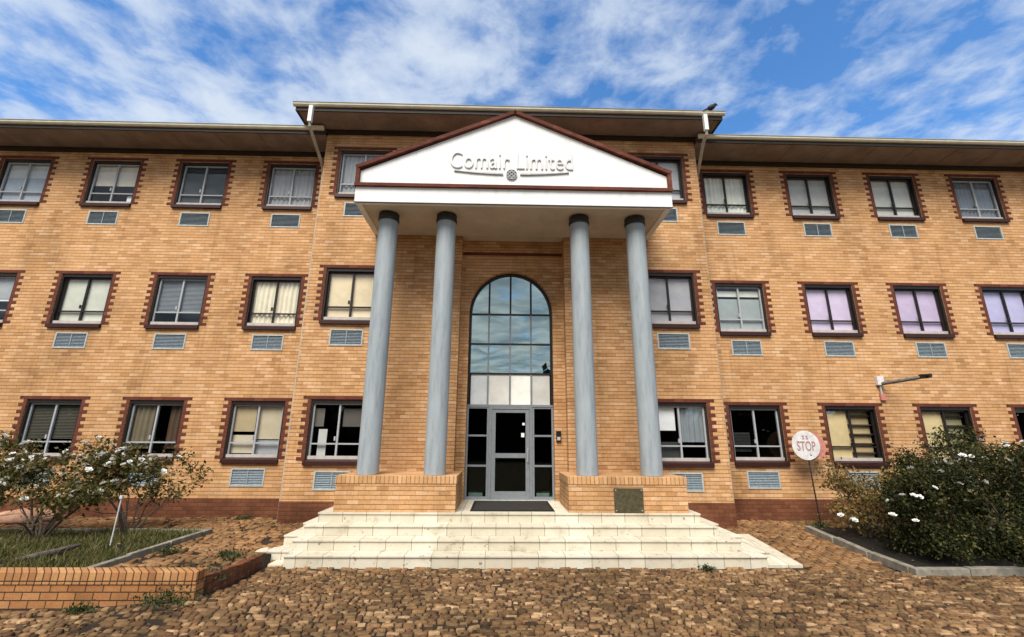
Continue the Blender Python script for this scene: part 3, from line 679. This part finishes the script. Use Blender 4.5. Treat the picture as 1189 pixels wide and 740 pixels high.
# ---- portico
def portico():
    x0, x1, y0 = -3.44, 3.95, 9.45; zs, zf, zr = 5.27+EYE-.015, 5.64+EYE, 5.715+EYE
    cx = (x0+x1)/2
    c = MB(); c.box(x0+.04, x1-.04, y0+.04, PY-.002, zs+.02, zs+.06); c.box(ENT[0]+.002, ENT[1]-.002, PY-.002, RY-.002, zs+.02, zs+.06)
    roof = MB(); ap = (cx, 7.72+EYE); ev = 6.06+EYE
    poly = [(x0+.06, zr), (x1-.06, zr), (x1-.06, ev), (ap[0], ap[1]-.03), (x0+.06, ev)]
    r = MB(); r.prism(poly, y0+.02, PY-.003); R_ = r.build('portico_roof', M_WHITE, B)
    f = MB(); f.box(x0, x1, y0, y0+.14, zs, zf-.002); f.box(x0, x0+.14, y0+.14, PY-.004, zs, zf-.002); f.box(x1-.14, x1, y0+.14, PY-.004, zs, zf-.002)
    f.box(x0+.14, x1-.14, y0+.14, PY-.006, zf-.1, zf-.004)
    f.build('fascia', M_WHITE, R_)
    c.build('ceiling', M_CEIL, R_)
    d = MB(); d.box(x0-.006, x1+.006, y0-.010, y0+.02, zs-.022, zs-.001); d.build('drip_edge', M_COLL, R_)
    t = MB(); pr = .07
    t.box(x0-.02, x1+.02, y0-pr, y0+.05, zf, zr)
    def bar(a, b, wd):
        a, b = Vector((a[0], 0, a[1])), Vector((b[0], 0, b[1])); dd = (b-a).normalized(); nn = Vector((-dd.z, 0, dd.x))*wd
        t.prism([(p.x, p.z) for p in (a, b, b+nn, a+nn)], y0-pr, y0+.06)
    wd = .09
    t.box(x0-.012, x0+.075, y0-pr+.002, y0+.06, zr+.001, ev+.02); t.box(x1-.075, x1+.012, y0-pr+.002, y0+.06, zr+.001, ev+.02)
    bar((x0-.01, ev+.022), (ap[0]+.03, ap[1]-.02), wd); bar((ap[0]-.03, ap[1]-.022), (x1+.01, ev+.022), wd)
    t.build('brick_trim', M_RED, R_)
    # tiles along the two slopes of the little roof
    s = MB()
    for xa, xb in ((x0-.02, ap[0]), (x1+.02, ap[0])):
        za, zb = ev+.10, ap[1]+.09
        s.add([(xa, y0+.06, za), (xb, y0+.06, zb), (xb, PY, zb), (xa, PY, za), (xa, y0+.06, za-.04), (xb, y0+.06, zb-.04), (xb, PY, zb-.04), (xa, PY, za-.04)],
              [(0,1,2,3),(4,7,6,5),(0,4,5,1),(1,5,6,2),(2,6,7,3),(3,7,4,0)])
    s.build('roof_covering', M_ROOF, R_)
    # raised lettering
    def text(body, width, height, loc, ext, mat, name, parent, bold=.0):
        cu = bpy.data.curves.new(name, 'FONT'); cu.body = body; cu.extrude = ext; cu.offset = bold; cu.align_x = 'LEFT'; cu.resolution_u = 6
        tmp = bpy.data.objects.new('tmp', cu); COL.objects.link(tmp)
        dg = bpy.context.evaluated_depsgraph_get(); me = bpy.data.meshes.new_from_object(tmp.evaluated_get(dg))
        bpy.data.objects.remove(tmp)
        co = np.array([v.co for v in me.vertices]); mn, mx = co.min(0), co.max(0)
        sx_, sy_ = width/(mx[0]-mn[0]), height/(mx[1]-mn[1])
        for v in me.vertices:
            x, y, z = v.co; v.co = (loc[0]+(x-mn[0])*sx_, loc[1]-z, loc[2]+(y-mn[1])*sy_)
        me.materials.clear(); me.materials.append(mat); me.update(); me.name = name
        bm = bmesh.new(); bm.from_mesh(me); bmesh.ops.recalc_face_normals(bm, faces=bm.faces); bm.to_mesh(me); bm.free()
        return link(name, me, parent)
    portico.text = text
    text('Comair Limited', 2.92, .45, (-1.28, y0-.004, 8.355), .012, M_LETT, 'lettering', R_, .0)
    e = MB(); ecx, ecz = .18, 8.22
    for sg in (-1, 1):
        n = 14
        top = [(ecx+sg*(.20+1.16*k/n), ecz+.012+.055*(k/n)**1.6+.0) for k in range(n+1)]
        bot = [(ecx+sg*(.20+1.16*k/n), ecz-.022*(1-(k/n)**2)-.004+.057*(k/n)**1.6) for k in range(n+1)]
        for k in range(n): e.prism([top[k], top[k+1], bot[k+1], bot[k]], y0-.018, y0+.025)
    for rr, ww in ((.13, .013), (.08, .010)):
        for k in range(28):
            a0, a1 = 2*math.pi*k/28, 2*math.pi*(k+1)/28
            e.prism([(ecx+q*math.cos(a), ecz-.02+q*math.sin(a)) for q, a in ((rr, a0), (rr, a1), (rr-ww, a1), (rr-ww, a0))], y0-.024, y0+.025)
    for off in (-.075, 0, .075):
        hh = math.sqrt(.124**2-off**2)
        for sg in (1, -1):
            ca = math.sqrt(.5)
            p, q = (ecx+off*ca-sg*0, ecz-.02+off*ca*sg*-1), (ca*hh, ca*hh*sg)
            a, b = Vector((p[0]-q[0], p[1]-q[1])), Vector((p[0]+q[0], p[1]+q[1])); nn = Vector((-(b-a).y, (b-a).x)).normalized()*.006
            e.prism([tuple(a-nn), tuple(b-nn), tuple(b+nn), tuple(a+nn)], y0-.021-.0012*sg, y0+.024)
    e.build('emblem', M_EMB, R_)
portico()
def columns():
    zb, zt = .73+.70, 5.27+EYE-.012
    m = MB(); m.tube([(0, 0, 0), (0, 0, zt-zb-.20)], .229, 40); shaft = m.mesh('column', M_COL, True)
    c = MB(); H = zt-zb
    c.tube([(0, 0, H-.20), (0, 0, H-.17), (0, 0, H-.12), (0, 0, H-.10), (0, 0, H)], [.236, .252, .252, .243, .243], 40); coll = c.mesh('collar', M_COLL, True)
    for x in (-2.79, -1.385, 1.855, 3.235):
        o = link('column', shaft, B, False); o.location = Vector((x, 10.1, zb))-BL; link('collar', coll, o, False)
columns()
def plinths():
    for x0, x1 in ((-3.33, -.90), (1.40, 3.84)):
        m = MB(); m.box(x0, x1, 9.80, PY-.003, .731, 1.27)
        p = m.build('column_plinth', M_BUFF, B)
        m = MB(); m.box(x0-.012, x1+.012, 9.785, PY-.004, 1.271, 1.425); m.build('coping', M_SOLD, p, bevel=.012)
plinths()
# ---------------------------------------------------------------- entrance steps
def steps():
    T = thing('entrance_steps', 'broad cream tiled entrance steps leading up to the glass door', 'steps', (.3, 8.75, 0))
    yb = PY-.016
    L = [(.0, .1825, 8.75, -3.74, 4.76, -4.41, 5.01, 9.10), (.1825, .365, 9.10, -3.77, 4.50, -4.11, 4.74, 9.52), (.365, .5475, 9.45, -3.73, 4.22, -3.86, 4.39, 9.74)]
    for z0, z1, y, x0, x1, fl, fr, fy in L:
        m = MB(); m.box(x0, x1, y, yb, z0-.08 if z0 == 0 else z0, z1-.032); m.box(x0-.008, x1+.008, y-.022, yb, z1-.0315, z1); m.build('step', M_TILE, T, bevel=.006)
        for a, b in ((fl, x0-.01), (x1+.01, fr)):
            m = MB(); m.box(a, b, fy, yb, z0-.02, z1-.034); m.box(a-.006, b, fy-.015, yb, z1-.0335, z1-.004); m.build('side_step', M_TILE, T, bevel=.006)
    m = MB(); m.box(-3.60, 4.05, 9.78, PY-.002, .548, .698); m.box(-3.608, 4.058, 9.758, PY-.002, .6985, .73); m.box(ENT[0]+.003, ENT[1]-.003, PY-.002, RY-.002, .6, .7295); m.box(AX0+.003, AX1-.003, RY-.002, DY+.12, .6, .7295)
    m.build('landing', M_TILE, T)
    for x0, x1, y0, y1, za, zb in ((5.03, 5.42, 8.80, 10.6, .03, .20), (4.77, 5.028, 8.80, 9.11, .03, .06), (-4.02, -3.76, 8.79, 9.09, .03, .03)):
        m = MB(); m.add([(x0,y0,-.05),(x1,y0,-.05),(x1,y1,-.05),(x0,y1,-.05),(x0,y0,za),(x1,y0,za),(x1,y1,zb),(x0,y1,zb)], [(0,3,2,1),(4,5,6,7),(0,1,5,4),(1,2,6,5),(2,3,7,6),(3,0,4,7)])
        m.build('footing_slab', M_TILE, T, bevel=.006)
steps()
# ---------------------------------------------------------------- loose and fixed small things
def doormat():
    o = thing('doormat', 'long black rubber doormat lying before the entrance door', 'doormat', (.26, 10.7, .731))
    m = MB(); m.box(-.55, 1.07, 10.05, 11.40, .7315, .746); m.build('mat_pile', M_MAT, o)
    m = MB()
    for a in ((-.61, -.55, 9.95, 11.5), (1.07, 1.13, 9.95, 11.5), (-.55, 1.07, 9.95, 10.05), (-.55, 1.07, 11.40, 11.5)): m.box(*a, .7315, .742)
    m.build('mat_border', M_MATB, o)
doormat()
def plaque():
    o = thing('plaque', 'small dark bronze plaque set on the front of a brick column plinth', 'plaque', (2.62, 9.79, .75))
    m = MB(); m.box(2.325, 2.92, 9.772, 9.799, .745, 1.205); m.build('plate', M_PLAQ, o, bevel=.004)
    m = MB()
    for x in (2.36, 2.885):
        for z in (.78, 1.17): m.tube([(x, 9.766, z), (x, 9.774, z)], .012, 8)
    m.build('fixing_stud', M_EMB, o)
plaque()
def intercom():
    o = thing('intercom', 'black intercom box on the brick jamb beside the glass door', 'intercom', (1.43, 11.55, 2.1))
    m = MB(); m.box(1.37, 1.49, 11.49, 11.549, 2.11, 2.36); m.build('housing', M_BLACK, o, bevel=.008)
    m = MB(); m.box(1.39, 1.47, 11.484, 11.4895, 2.14, 2.22); m.build('keypad', M_EMB, o)
intercom()
def wall_arm():
    o = thing('security_light', 'angled rusty arm with a small black lamp head on a white wall box', 'wall light', (10.15, 12, 3.2))
    m = MB(); m.box(10.08, 10.26, 11.90, 11.999, 3.62, 3.86); m.build('junction_box', M_SIGN, o, bevel=.01)
    m = MB(); m.box(10.12, 10.26, 11.93, 11.999, 3.22, 3.40); m.build('conduit_box', M_PINK, o, bevel=.01)
    m = MB(); m.tube([(10.17, 11.96, 3.40), (10.17, 11.96, 3.62)], .025, 8); m.build('conduit', M_GRF, o)
    m = MB(); m.tube([(10.2, 11.93, 3.66), (10.22, 11.82, 3.67), (10.45, 11.5, 3.71), (10.64, 11.22, 3.75)], [.045, .05, .05, .045], 10); m.build('arm', M_METG, o, smooth=True)
    m = MB(); m.box(10.60, 10.74, 11.08, 11.24, 3.71, 3.81); m.tube([(10.68, 11.08, 3.77), (10.70, 11.0, 3.76)], [.045, .055], 12); m.build('lamp_head', M_BLACK, o, bevel=.006)
wall_arm()
def stop_sign():
    b = Vector((7.72, 11.6, float(hgt(7.72, 11.6))-.02)); t = Vector((7.65, 11.6, 2.40))
    o = thing('stop_sign', 'faded round stop sign on a thin leaning dark pole by the wall', 'sign', b)
    m = MB(); m.tube([b, t], .017, 10); m.build('pole', M_POLE, o, smooth=True)
    cx, cz, r = 7.645, 2.06, .355
    m = MB(); m.tube([(cx, 11.582, cz), (cx, 11.574, cz)], r, 40); f = m.build('sign_face', M_SIGN, o)
    m = MB(); m.tube([(cx+.19, 11.63, cz-.03), (cx+.19, 11.622, cz-.03)], .34, 40); m.build('backing_disc', M_PINK, o)
    portico.text('STOP', .47, .23, (cx-.235, 11.569, cz-.13), .002, M_SIGNT, 'lettering', f, .008)
    mk = MB()
    for k, (dx, dz) in enumerate(((-.05, .22), (.04, .22), (-.05, .165), (.045, .165))): mk.box(cx+dx-.022, cx+dx+.022, 11.566, 11.5735, cz+dz-.016, cz+dz+.016)
    mk.build('worn_mark', M_SIGNT, f)
stop_sign()
def bird():
    o = thing('bird', 'small dark bird perched on the upper gutter near the roof corner', 'bird', (5.62, 10.29, 10.83))
    bm = bmesh.new()
    def blob(c, s, rot=0):
        g = bmesh.ops.create_uvsphere(bm, u_segments=14, v_segments=10, radius=1)
        M = Matrix.Translation(c) @ Matrix.Rotation(rot, 4, 'Y') @ Matrix.Diagonal((*s, 1)); bmesh.ops.transform(bm, matrix=M, verts=g['verts'])
    c = Vector((5.62, 10.29, 10.925))
    blob(c, (.125, .075, .075), -.45); blob(c+Vector((.11, 0, .085)), (.052, .046, .048)); blob(c+Vector((.165, 0, .08)), (.035, .012, .012), .15); blob(c+Vector((-.16, 0, -.075)), (.10, .035, .015), -.45)
    me = bpy.data.meshes.new('body'); bm.to_mesh(me); bm.free(); me.materials.append(M_BIRD); me.shade_smooth() if hasattr(me, 'shade_smooth') else None
    link('body', me, o)
    m = MB()
    for d in (-.025, .025): m.tube([(5.64, 10.29+d, 10.88), (5.645, 10.285+d, 10.826)], .007, 6)
    m.build('leg', M_BIRD, o)
bird()
# ---- low wall, edgings and kerbs
def garden_edges():
    o = thing('low_brick_wall', 'low orange brick retaining wall with upright brick coping along the grassy bed', 'wall', (-8, 6.95, 0))
    m = MB(); m.box(-18, -4.05, 6.86, 7.05, -.05, .255); m.build('brick_courses', M_LOW, o)
    m = MB(); m.box(-18, -4.05, 6.845, 7.065, .256, .415); m.build('coping', M_LOWS, o, bevel=.012)
    m = MB()
    n = 8
    for k in range(n):
        a, b = k/n, (k+1)/n-.012
        for t0, t1 in ((a, b),):
            x0, y0, z0 = -4.17, 7.10+1.62*t0, .29-.11*t0; x1, y1, z1 = -4.13, 7.10+1.62*t1, .29-.11*t1
            dz = random.uniform(-.012, .012); dx = random.uniform(-.015, .015)
            m.add([(x0-.055+dx, y0, -.03), (x0+.055+dx, y0, -.03), (x1+.055+dx, y1, -.03), (x1-.055+dx, y1, -.03), (x0-.055+dx, y0, z0+dz), (x0+.055+dx, y0, z0+dz), (x1+.055+dx, y1, z1+dz), (x1-.055+dx, y1, z1+dz)],
                  [(0,3,2,1),(4,5,6,7),(0,1,5,4),(1,2,6,5),(2,3,7,6),(3,0,4,7)])
    e = m.build('brick_edging', M_BASE, None, bevel=.01); tag(e, 'short dark brick edging between the low wall and the entrance steps', 'edging')
    def kerb(name, segs, label):
        m = MB()
        for x0, x1, y0, y1, z0, z1, *zz in segs:
            za = zz[0] if zz else z1
            m.add([(x0,y0,z0),(x1,y0,z0),(x1,y1,z0),(x0,y1,z0),(x0,y0,z1),(x1,y0,z1),(x1,y1,za),(x0,y1,za)], [(0,3,2,1),(4,5,6,7),(0,1,5,4),(1,2,6,5),(2,3,7,6),(3,0,4,7)])
        k = m.build(name, M_KERB, None, bevel=.012); tag(k, label, 'kerb')
    segs = []; y = 7.08
    while y < 10.0: segs.append((-5.88+random.uniform(-.01, .01), -5.78+random.uniform(-.01, .01), y, min(y+.88, 10.05), .18, .375+random.uniform(-.012, .012))); y += .893
    x = -5.885
    while x > -13: segs.append((x-.9, x-.01, 9.96+random.uniform(-.01, .01), 10.06, .18, .375+random.uniform(-.01, .01))); x -= .91
    kerb('garden_kerb', segs, 'concrete kerb round the grassy rose bed behind the low wall')
    segs = []; y = 8.40
    while y < 11.0: segs.append((6.92+.06*(11-y)/2.6, 7.05+.06*(11-y)/2.6, y, min(y+.86, 11.05), -.02, float(hgt(7, y))+.11+random.uniform(-.008, .008), float(hgt(7, y+.86))+.11+random.uniform(-.008, .008))); y += .872
    x = 6.99
    while x < 13.5: segs.append((x, x+.93, 8.25, 8.39, -.05, .105+random.uniform(-.012, .012))); x += .945
    kerb('garden_kerb', segs, 'weathered concrete kerb round the bed of dark shrubs')
    m = MB(); n = 14
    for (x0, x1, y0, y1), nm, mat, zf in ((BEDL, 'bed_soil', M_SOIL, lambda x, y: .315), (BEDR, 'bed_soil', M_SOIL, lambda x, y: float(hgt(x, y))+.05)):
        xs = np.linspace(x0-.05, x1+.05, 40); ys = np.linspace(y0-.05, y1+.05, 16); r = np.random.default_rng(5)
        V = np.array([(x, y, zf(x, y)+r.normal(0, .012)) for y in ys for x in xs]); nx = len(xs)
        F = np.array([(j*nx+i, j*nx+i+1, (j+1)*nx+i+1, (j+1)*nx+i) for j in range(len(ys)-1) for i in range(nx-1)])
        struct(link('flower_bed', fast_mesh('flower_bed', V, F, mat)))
    # strip of soil behind the shrub bed, up to the wall
garden_edges()
def boulder():
    bm = bmesh.new(); bmesh.ops.create_icosphere(bm, subdivisions=4, radius=1)
    r = np.random.default_rng(2); ph = r.random((6, 3))*6
    for v in bm.verts:
        p = v.co; k = 1+.09*math.sin(3*p.x+ph[0, 0])*math.cos(2.5*p.y+ph[1, 0])+.05*math.sin(7*p.x+5*p.y+ph[2, 0])
        v.co = Vector((p.x*.72*k, p.y*.45*k, max(p.z, -.3)*.19*k))
    me = bpy.data.meshes.new('boulder'); bm.to_mesh(me); bm.free(); me.materials.append(M_ROCK); me.shade_smooth() if hasattr(me, 'shade_smooth') else None
    o = link('boulder', me); o.location = (-10.75, 11.35, .36); tag(o, 'flat pinkish boulder lying between the rose bed and the wall', 'rock')
boulder()
def stake_and_log():
    o = thing('garden_stake', 'thin whitish stake with a small cap standing in the grassy bed', 'stake', (-6.80, 8.82, .3))
    m = MB(); m.tube([(-6.80, 8.82, .28), (-6.785, 8.83, 1.08)], .011, 8); m.build('post', M_STAKE, o, smooth=True)
    m = MB(); m.box(-6.81, -6.76, 8.805, 8.855, 1.08, 1.14); m.build('cap', M_STAKE, o, bevel=.01)
    m = MB(); m.tube([(-7.25, 7.62, .36), (-7.1, 7.85, .38), (-6.98, 8.1, .40), (-6.97, 8.4, .42)], [.03, .055, .05, .025], 9)
    m.tube([(-6.99, 8.05, .41), (-6.85, 8.1, .48)], [.025, .008], 6); l = m.build('fallen_branch', M_WOOD, None, smooth=True); tag(l, 'dead grey branch lying in the grass near the thin stake', 'branch')
stake_and_log()
# ---------------------------------------------------------------- plants
FLOW = None
def flower_mesh():
    r = np.random.default_rng(9); P = []; F = []
    for k in range(11):
        a = k*2.4; el = .25+.09*k; L = .048-.0018*k
        d = np.array([math.cos(a)*math.cos(el), math.sin(a)*math.cos(el), math.sin(el)]); s = np.array([-math.sin(a), math.cos(a), 0])*L*.55
        o = len(P); P += [np.zeros(3), d*L*.6+s, d*L*1.05, d*L*.6-s]; F.append((o, o+1, o+2, o+3))
    return fast_mesh('flower', np.array(P), np.array(F), M_PETAL)
FLOW = flower_mesh()
def shrub(name, label, base, stems, spread, height, crown, leafmat, n_leaf, leaf, flowers, seed, twig=3, bare=.35, group=None, ell=None, skirt=None):
    r = np.random.default_rng(seed)
    o = thing(name, label, 'shrub', base, group); base = np.array(base)
    m = MB(); tips = []
    def branch(p, d, L, rad_, depth):
        n = 4; pts = [p]; rs = [rad_]
        for i in range(n):
            d = d + r.normal(0, .20, 3); d[2] += .06; d /= np.linalg.norm(d)
            p = p + d*L/n; pts.append(p); rs.append(rad_*(1-.55*(i+1)/n))
        m.tube(pts, rs, 6 if depth > 1 else 4, cap=False)
        if depth == 0: tips.extend(pts[2:]); return
        for k in range(r.integers(2, 4)+(depth == 1)):
            q = pts[r.integers(2, 5)]; dd = d + r.normal(0, .62, 3); dd /= np.linalg.norm(dd)
            branch(q, dd, L*r.uniform(.5, .75), rs[-1]*.75, depth-1)
        tips.append(pts[-1])
    for s in range(stems):
        a = 2*math.pi*s/stems+r.uniform(-.4, .4); tl = r.uniform(.35, 1.)*spread
        d = np.array([math.cos(a)*tl, math.sin(a)*tl*.8, 1.]); d /= np.linalg.norm(d)
        branch(base+np.array([math.cos(a)*.06, math.sin(a)*.06, -.03]), d, height*.55*r.uniform(.85, 1.15), .026*r.uniform(.7, 1.2), twig)
    m.build('stem', M_BARK, o, smooth=True)
    T = np.array(tips); T = T[(T[:, 2] > base[2]+bare*height) & (T[:, 2] < base[2]+height*1.06)]
    if ell is not None:                       # filled, clumpy mass
        c, s = np.array(ell[0]), np.array(ell[1])
        q = r.normal(size=(220, 3)); q /= np.linalg.norm(q, axis=1)[:, None]; q *= (r.random(220)**.45)[:, None]
        clump = c+q*s; clump = clump[clump[:, 2] > base[2]+.02]
        if skirt is not None:
            q = r.normal(size=(190, 3)); q /= np.linalg.norm(q, axis=1)[:, None]; q *= (r.random(190)**.4)[:, None]
            clump = np.concatenate([clump, np.array(skirt[0])+q*np.array(skirt[1])])
        T = np.concatenate([T, clump]) if len(T) else clump
    idx = r.integers(0, len(T), n_leaf); wgt = r.random(len(T)) > .18
    idx = idx[wgt[idx]]
    P = T[idx]+r.normal(0, crown, (len(idx), 3))*np.array([1, 1, .8])
    P = P[(P[:, 2] > base[2]+.02) & (P[:, 1] < 11.9)]
    V, F = leaves(P, leaf, .55, .15, r)
    link('foliage', fast_mesh('foliage', V, F, leafmat), o, True)
    # blooms at outer tips
    score = T[:, 2]+.35*np.linalg.norm(T[:, :2]-base[:2], axis=1)-.25*(T[:, 1]-base[1])+r.random(len(T))*.7
    pick = np.argsort(-score)[:flowers*3:3]
    if ell is not None:      # on a filled shrub the blooms sit on the outside, at every height
        c = (T-np.array(ell[0]))/np.array(ell[1]); e = np.linalg.norm(c, axis=1)
        ok = np.where((e > .62) & (e < 1.15) & (c[:, 1] < -.28) & (c[:, 2] > -.25))[0]; pick = r.permutation(ok)[:flowers]
        T = T.copy(); T[ok] = np.array(ell[0])+c[ok]/e[ok][:, None]*1.27*np.array(ell[1])
    for i in pick:
        f = link('flower', FLOW, o, False); p = T[i]+r.normal(0, .03, 3)+np.array([0, -.05, .05])
        f.location = Vector(p)-Vector(base)-Vector((0, .14 if ell is not None else 0, 0)); f.rotation_euler = (r.uniform(.2, 1.1), r.uniform(-.4, .4), r.uniform(0, 6)); sc = r.uniform(1.0, 1.7); f.scale = (sc,)*3
    return o
GR = 'rose bushes in the grassy bed'
shrub('rose_bush', 'white flowering rose bush rooted just behind the thin stake', (-7.44, 10.0, .32), 7, .80, 1.80, .09, M_LEAFL, 4200, .080, 62, 21, group=GR)
shrub('rose_bush', 'many stemmed white rose bush in the middle of the grassy bed', (-8.55, 9.35, .32), 9, .95, 1.62, .10, M_LEAFL, 4600, .075, 62, 22, group=GR)
shrub('rose_bush', 'white rose bush rising in front of the flat pinkish boulder', (-10.1, 9.7, .32), 8, .9, 1.75, .10, M_LEAFL, 5600, .080, 66, 23, group=GR)
shrub('yellowing_shrub', 'sparse yellowing shrub just beside the stop sign', (7.9, 10.4, .2), 9, .8, 1.45, .10, M_LEAFY, 4600, .070, 6, 31, bare=.15, ell=((7.95, 10.3, .75), (.72, .5, .6)))
shrub('dark_shrub', 'big dense dark green shrub with scattered white blooms behind the corner kerb', (8.75, 9.35, .12), 9, 1.0, 1.9, .10, M_LEAFD, 27000, .060, 24, 32, bare=.05, ell=((8.75, 9.3, .78), (1.45, .92, .98)), skirt=((8.75, 9.05, .36), (1.6, .72, .36)))
shrub('dark_shrub', 'taller dark shrub beyond the densest bush, reaching over the window sill', (10.1, 10.0, .12), 9, 1.0, 2.15, .10, M_LEAFD, 22000, .064, 18, 33, bare=.1, ell=((10.15, 9.95, .95), (1.35, 1.05, 1.14)), skirt=((10.1, 9.05, .38), (1.5, .72, .38)))
shrub('dark_shrub', 'dark shrub behind the far end of the kerb, cut off by the picture edge', (11.6, 9.5, .12), 9, .9, 2.1, .10, M_LEAFD, 22000, .062, 18, 34, bare=.05, ell=((11.6, 9.4, .85), (1.4, .98, 1.15)), skirt=((11.6, 9.0, .38), (1.5, .75, .38)))
def grass():
    r = np.random.default_rng(8); n = 26000
    x = r.uniform(BEDL[0], BEDL[1]-.02, n); y = r.uniform(BEDL[2], BEDL[3]-.1, n)
    dens = .5+.5*np.sin(x*2.3+1)*np.cos(y*2.9)+r.normal(0, .35, n); k = dens > .22; x, y = x[k], y[k]; n = len(x)
    h = r.uniform(.04, .13, n); a = r.uniform(0, 6.28, n); wd = .006+.006*r.random(n); lean = r.normal(0, .05, (n, 2))
    b = np.stack([x, y, np.full(n, .31)], 1); s = np.stack([np.cos(a)*wd, np.sin(a)*wd, 0*a], 1)
    t = b+np.stack([lean[:, 0], lean[:, 1], h], 1)
    V = np.stack([b-s, b+s, t+s*.25, t-s*.25], 1).reshape(-1, 3)
    o = link('grass', fast_mesh('grass', V, np.arange(4*n).reshape(n, 4), M_GRASS)); tag(o, 'patchy dry green grass covering the rose bed', 'grass', kind='stuff')
    # fallen leaves, twigs and petals on paving and beds
    n = 5200; x = r.uniform(-12, 13, n); y = r.uniform(4.6, 11.7, n)
    ok = ~((x > -4.5) & (x < 5.3) & (y > 8.7)) & ~((x < -4) & (y < 7.1) & (y > 6.8)); x, y = x[ok], y[ok]
    keep = r.random(len(x)) < np.where(x < -4.1, .9, np.where(y > 8.2, .65, .40)); x, y = x[keep], y[keep]
    inL = (x > BEDL[0]) & (x < BEDL[1]) & (y > BEDL[2]) & (y < BEDL[3]); inR = (x > BEDR[0]) & (x < BEDR[1]) & (y > BEDR[2]) & (y < BEDR[3])
    z = np.where(inL, .34, np.where(inR, hgt(x, y)+.06, hgt(x, y)+.012))
    P = np.stack([x, y, z], 1); n = len(P)
    d = np.stack([np.cos(a := r.uniform(0, 6.28, n)), np.sin(a), r.uniform(-.1, .35, n)], 1); s = np.stack([-np.sin(a), np.cos(a), r.uniform(-.3, .3, n)], 1)
    L = r.uniform(.02, .055, n)[:, None]; W_ = L*r.uniform(.2, .5, n)[:, None]
    V = np.stack([P, P+d*L*.5+s*W_, P+d*L, P+d*L*.5-s*W_], 1).reshape(-1, 3)
    o = link('leaf_litter', fast_mesh('leaf_litter', V, np.arange(4*n).reshape(n, 4), M_LITTER)); tag(o, 'dry fallen leaves and twigs scattered over the brick paving', 'leaves', kind='stuff')
grass()
def weeds():
    spots = [(-6.0, 11.6, .18, 'low green weed by the brown wall base and downpipe corner'), (-4.36, 7.45, .40, 'largest green weed clump, against the dark brick edging'),
             (-4.7, 7.2, .28, 'small weed tuft at the end of the low brick wall'), (-4.6, 8.6, .22, 'weed tuft beside the upper end of the dark brick edging'), (-5.5, 8.4, .22, 'low weed growing beside the rose bed kerb'),
             (-4.3, 6.70, .34, 'dusty weed clump in front of the end of the low wall'), (-5.3, 6.6, .16, 'tiny weed at the foot of the low brick wall'), (7.5, 11.3, .22, 'weed clump at the foot of the stop sign pole'), (3.6, 8.6, .12, 'tiny weed under the bottom entrance step')]
    for i, (x, y, s, lab) in enumerate(spots):
        r = np.random.default_rng(60+i); n = int(1100*s)
        P = np.stack([r.normal(0, s*.55, n), r.normal(0, s*.4, n), np.abs(r.normal(0, s*.22, n))], 1)
        V, F = leaves(P, .05, .4, -.5, r)
        o = link('weed', fast_mesh('weed', V, F, M_WEED)); o.location = (x, y, float(hgt(x, y))); tag(o, lab, 'weed', 'weeds growing among the pavers')
weeds()
def treeline():
    r = np.random.default_rng(77); P = []
    for k in range(68):
        x = -62+1.9*k+r.uniform(-1, 1); y = -30+r.uniform(-4, 3); h = 3.2+7.6*r.random()**1.4; wd = h*.30
        q = r.normal(size=(420, 3)); q /= np.linalg.norm(q, axis=1)[:, None]; q *= (r.random(420)**.4)[:, None]
        P.append(np.array([x, y, h*.52])+q*np.array([wd, wd*.8, h*.5]))
    P = np.concatenate(P); P = P[P[:, 2] > .1]; P = np.concatenate([P, np.stack([r.uniform(-66, 66, 6000), r.uniform(-31, -28, 6000), r.uniform(.1, 2.6, 6000)], 1)]); V, F = leaves(P, 1.2, .75, 0, r)
    o = link('treeline', fast_mesh('treeline', V, F, M_TREEL)); tag(o, 'far row of dark trees mirrored in the entrance glass', 'trees', kind='stuff')
treeline()
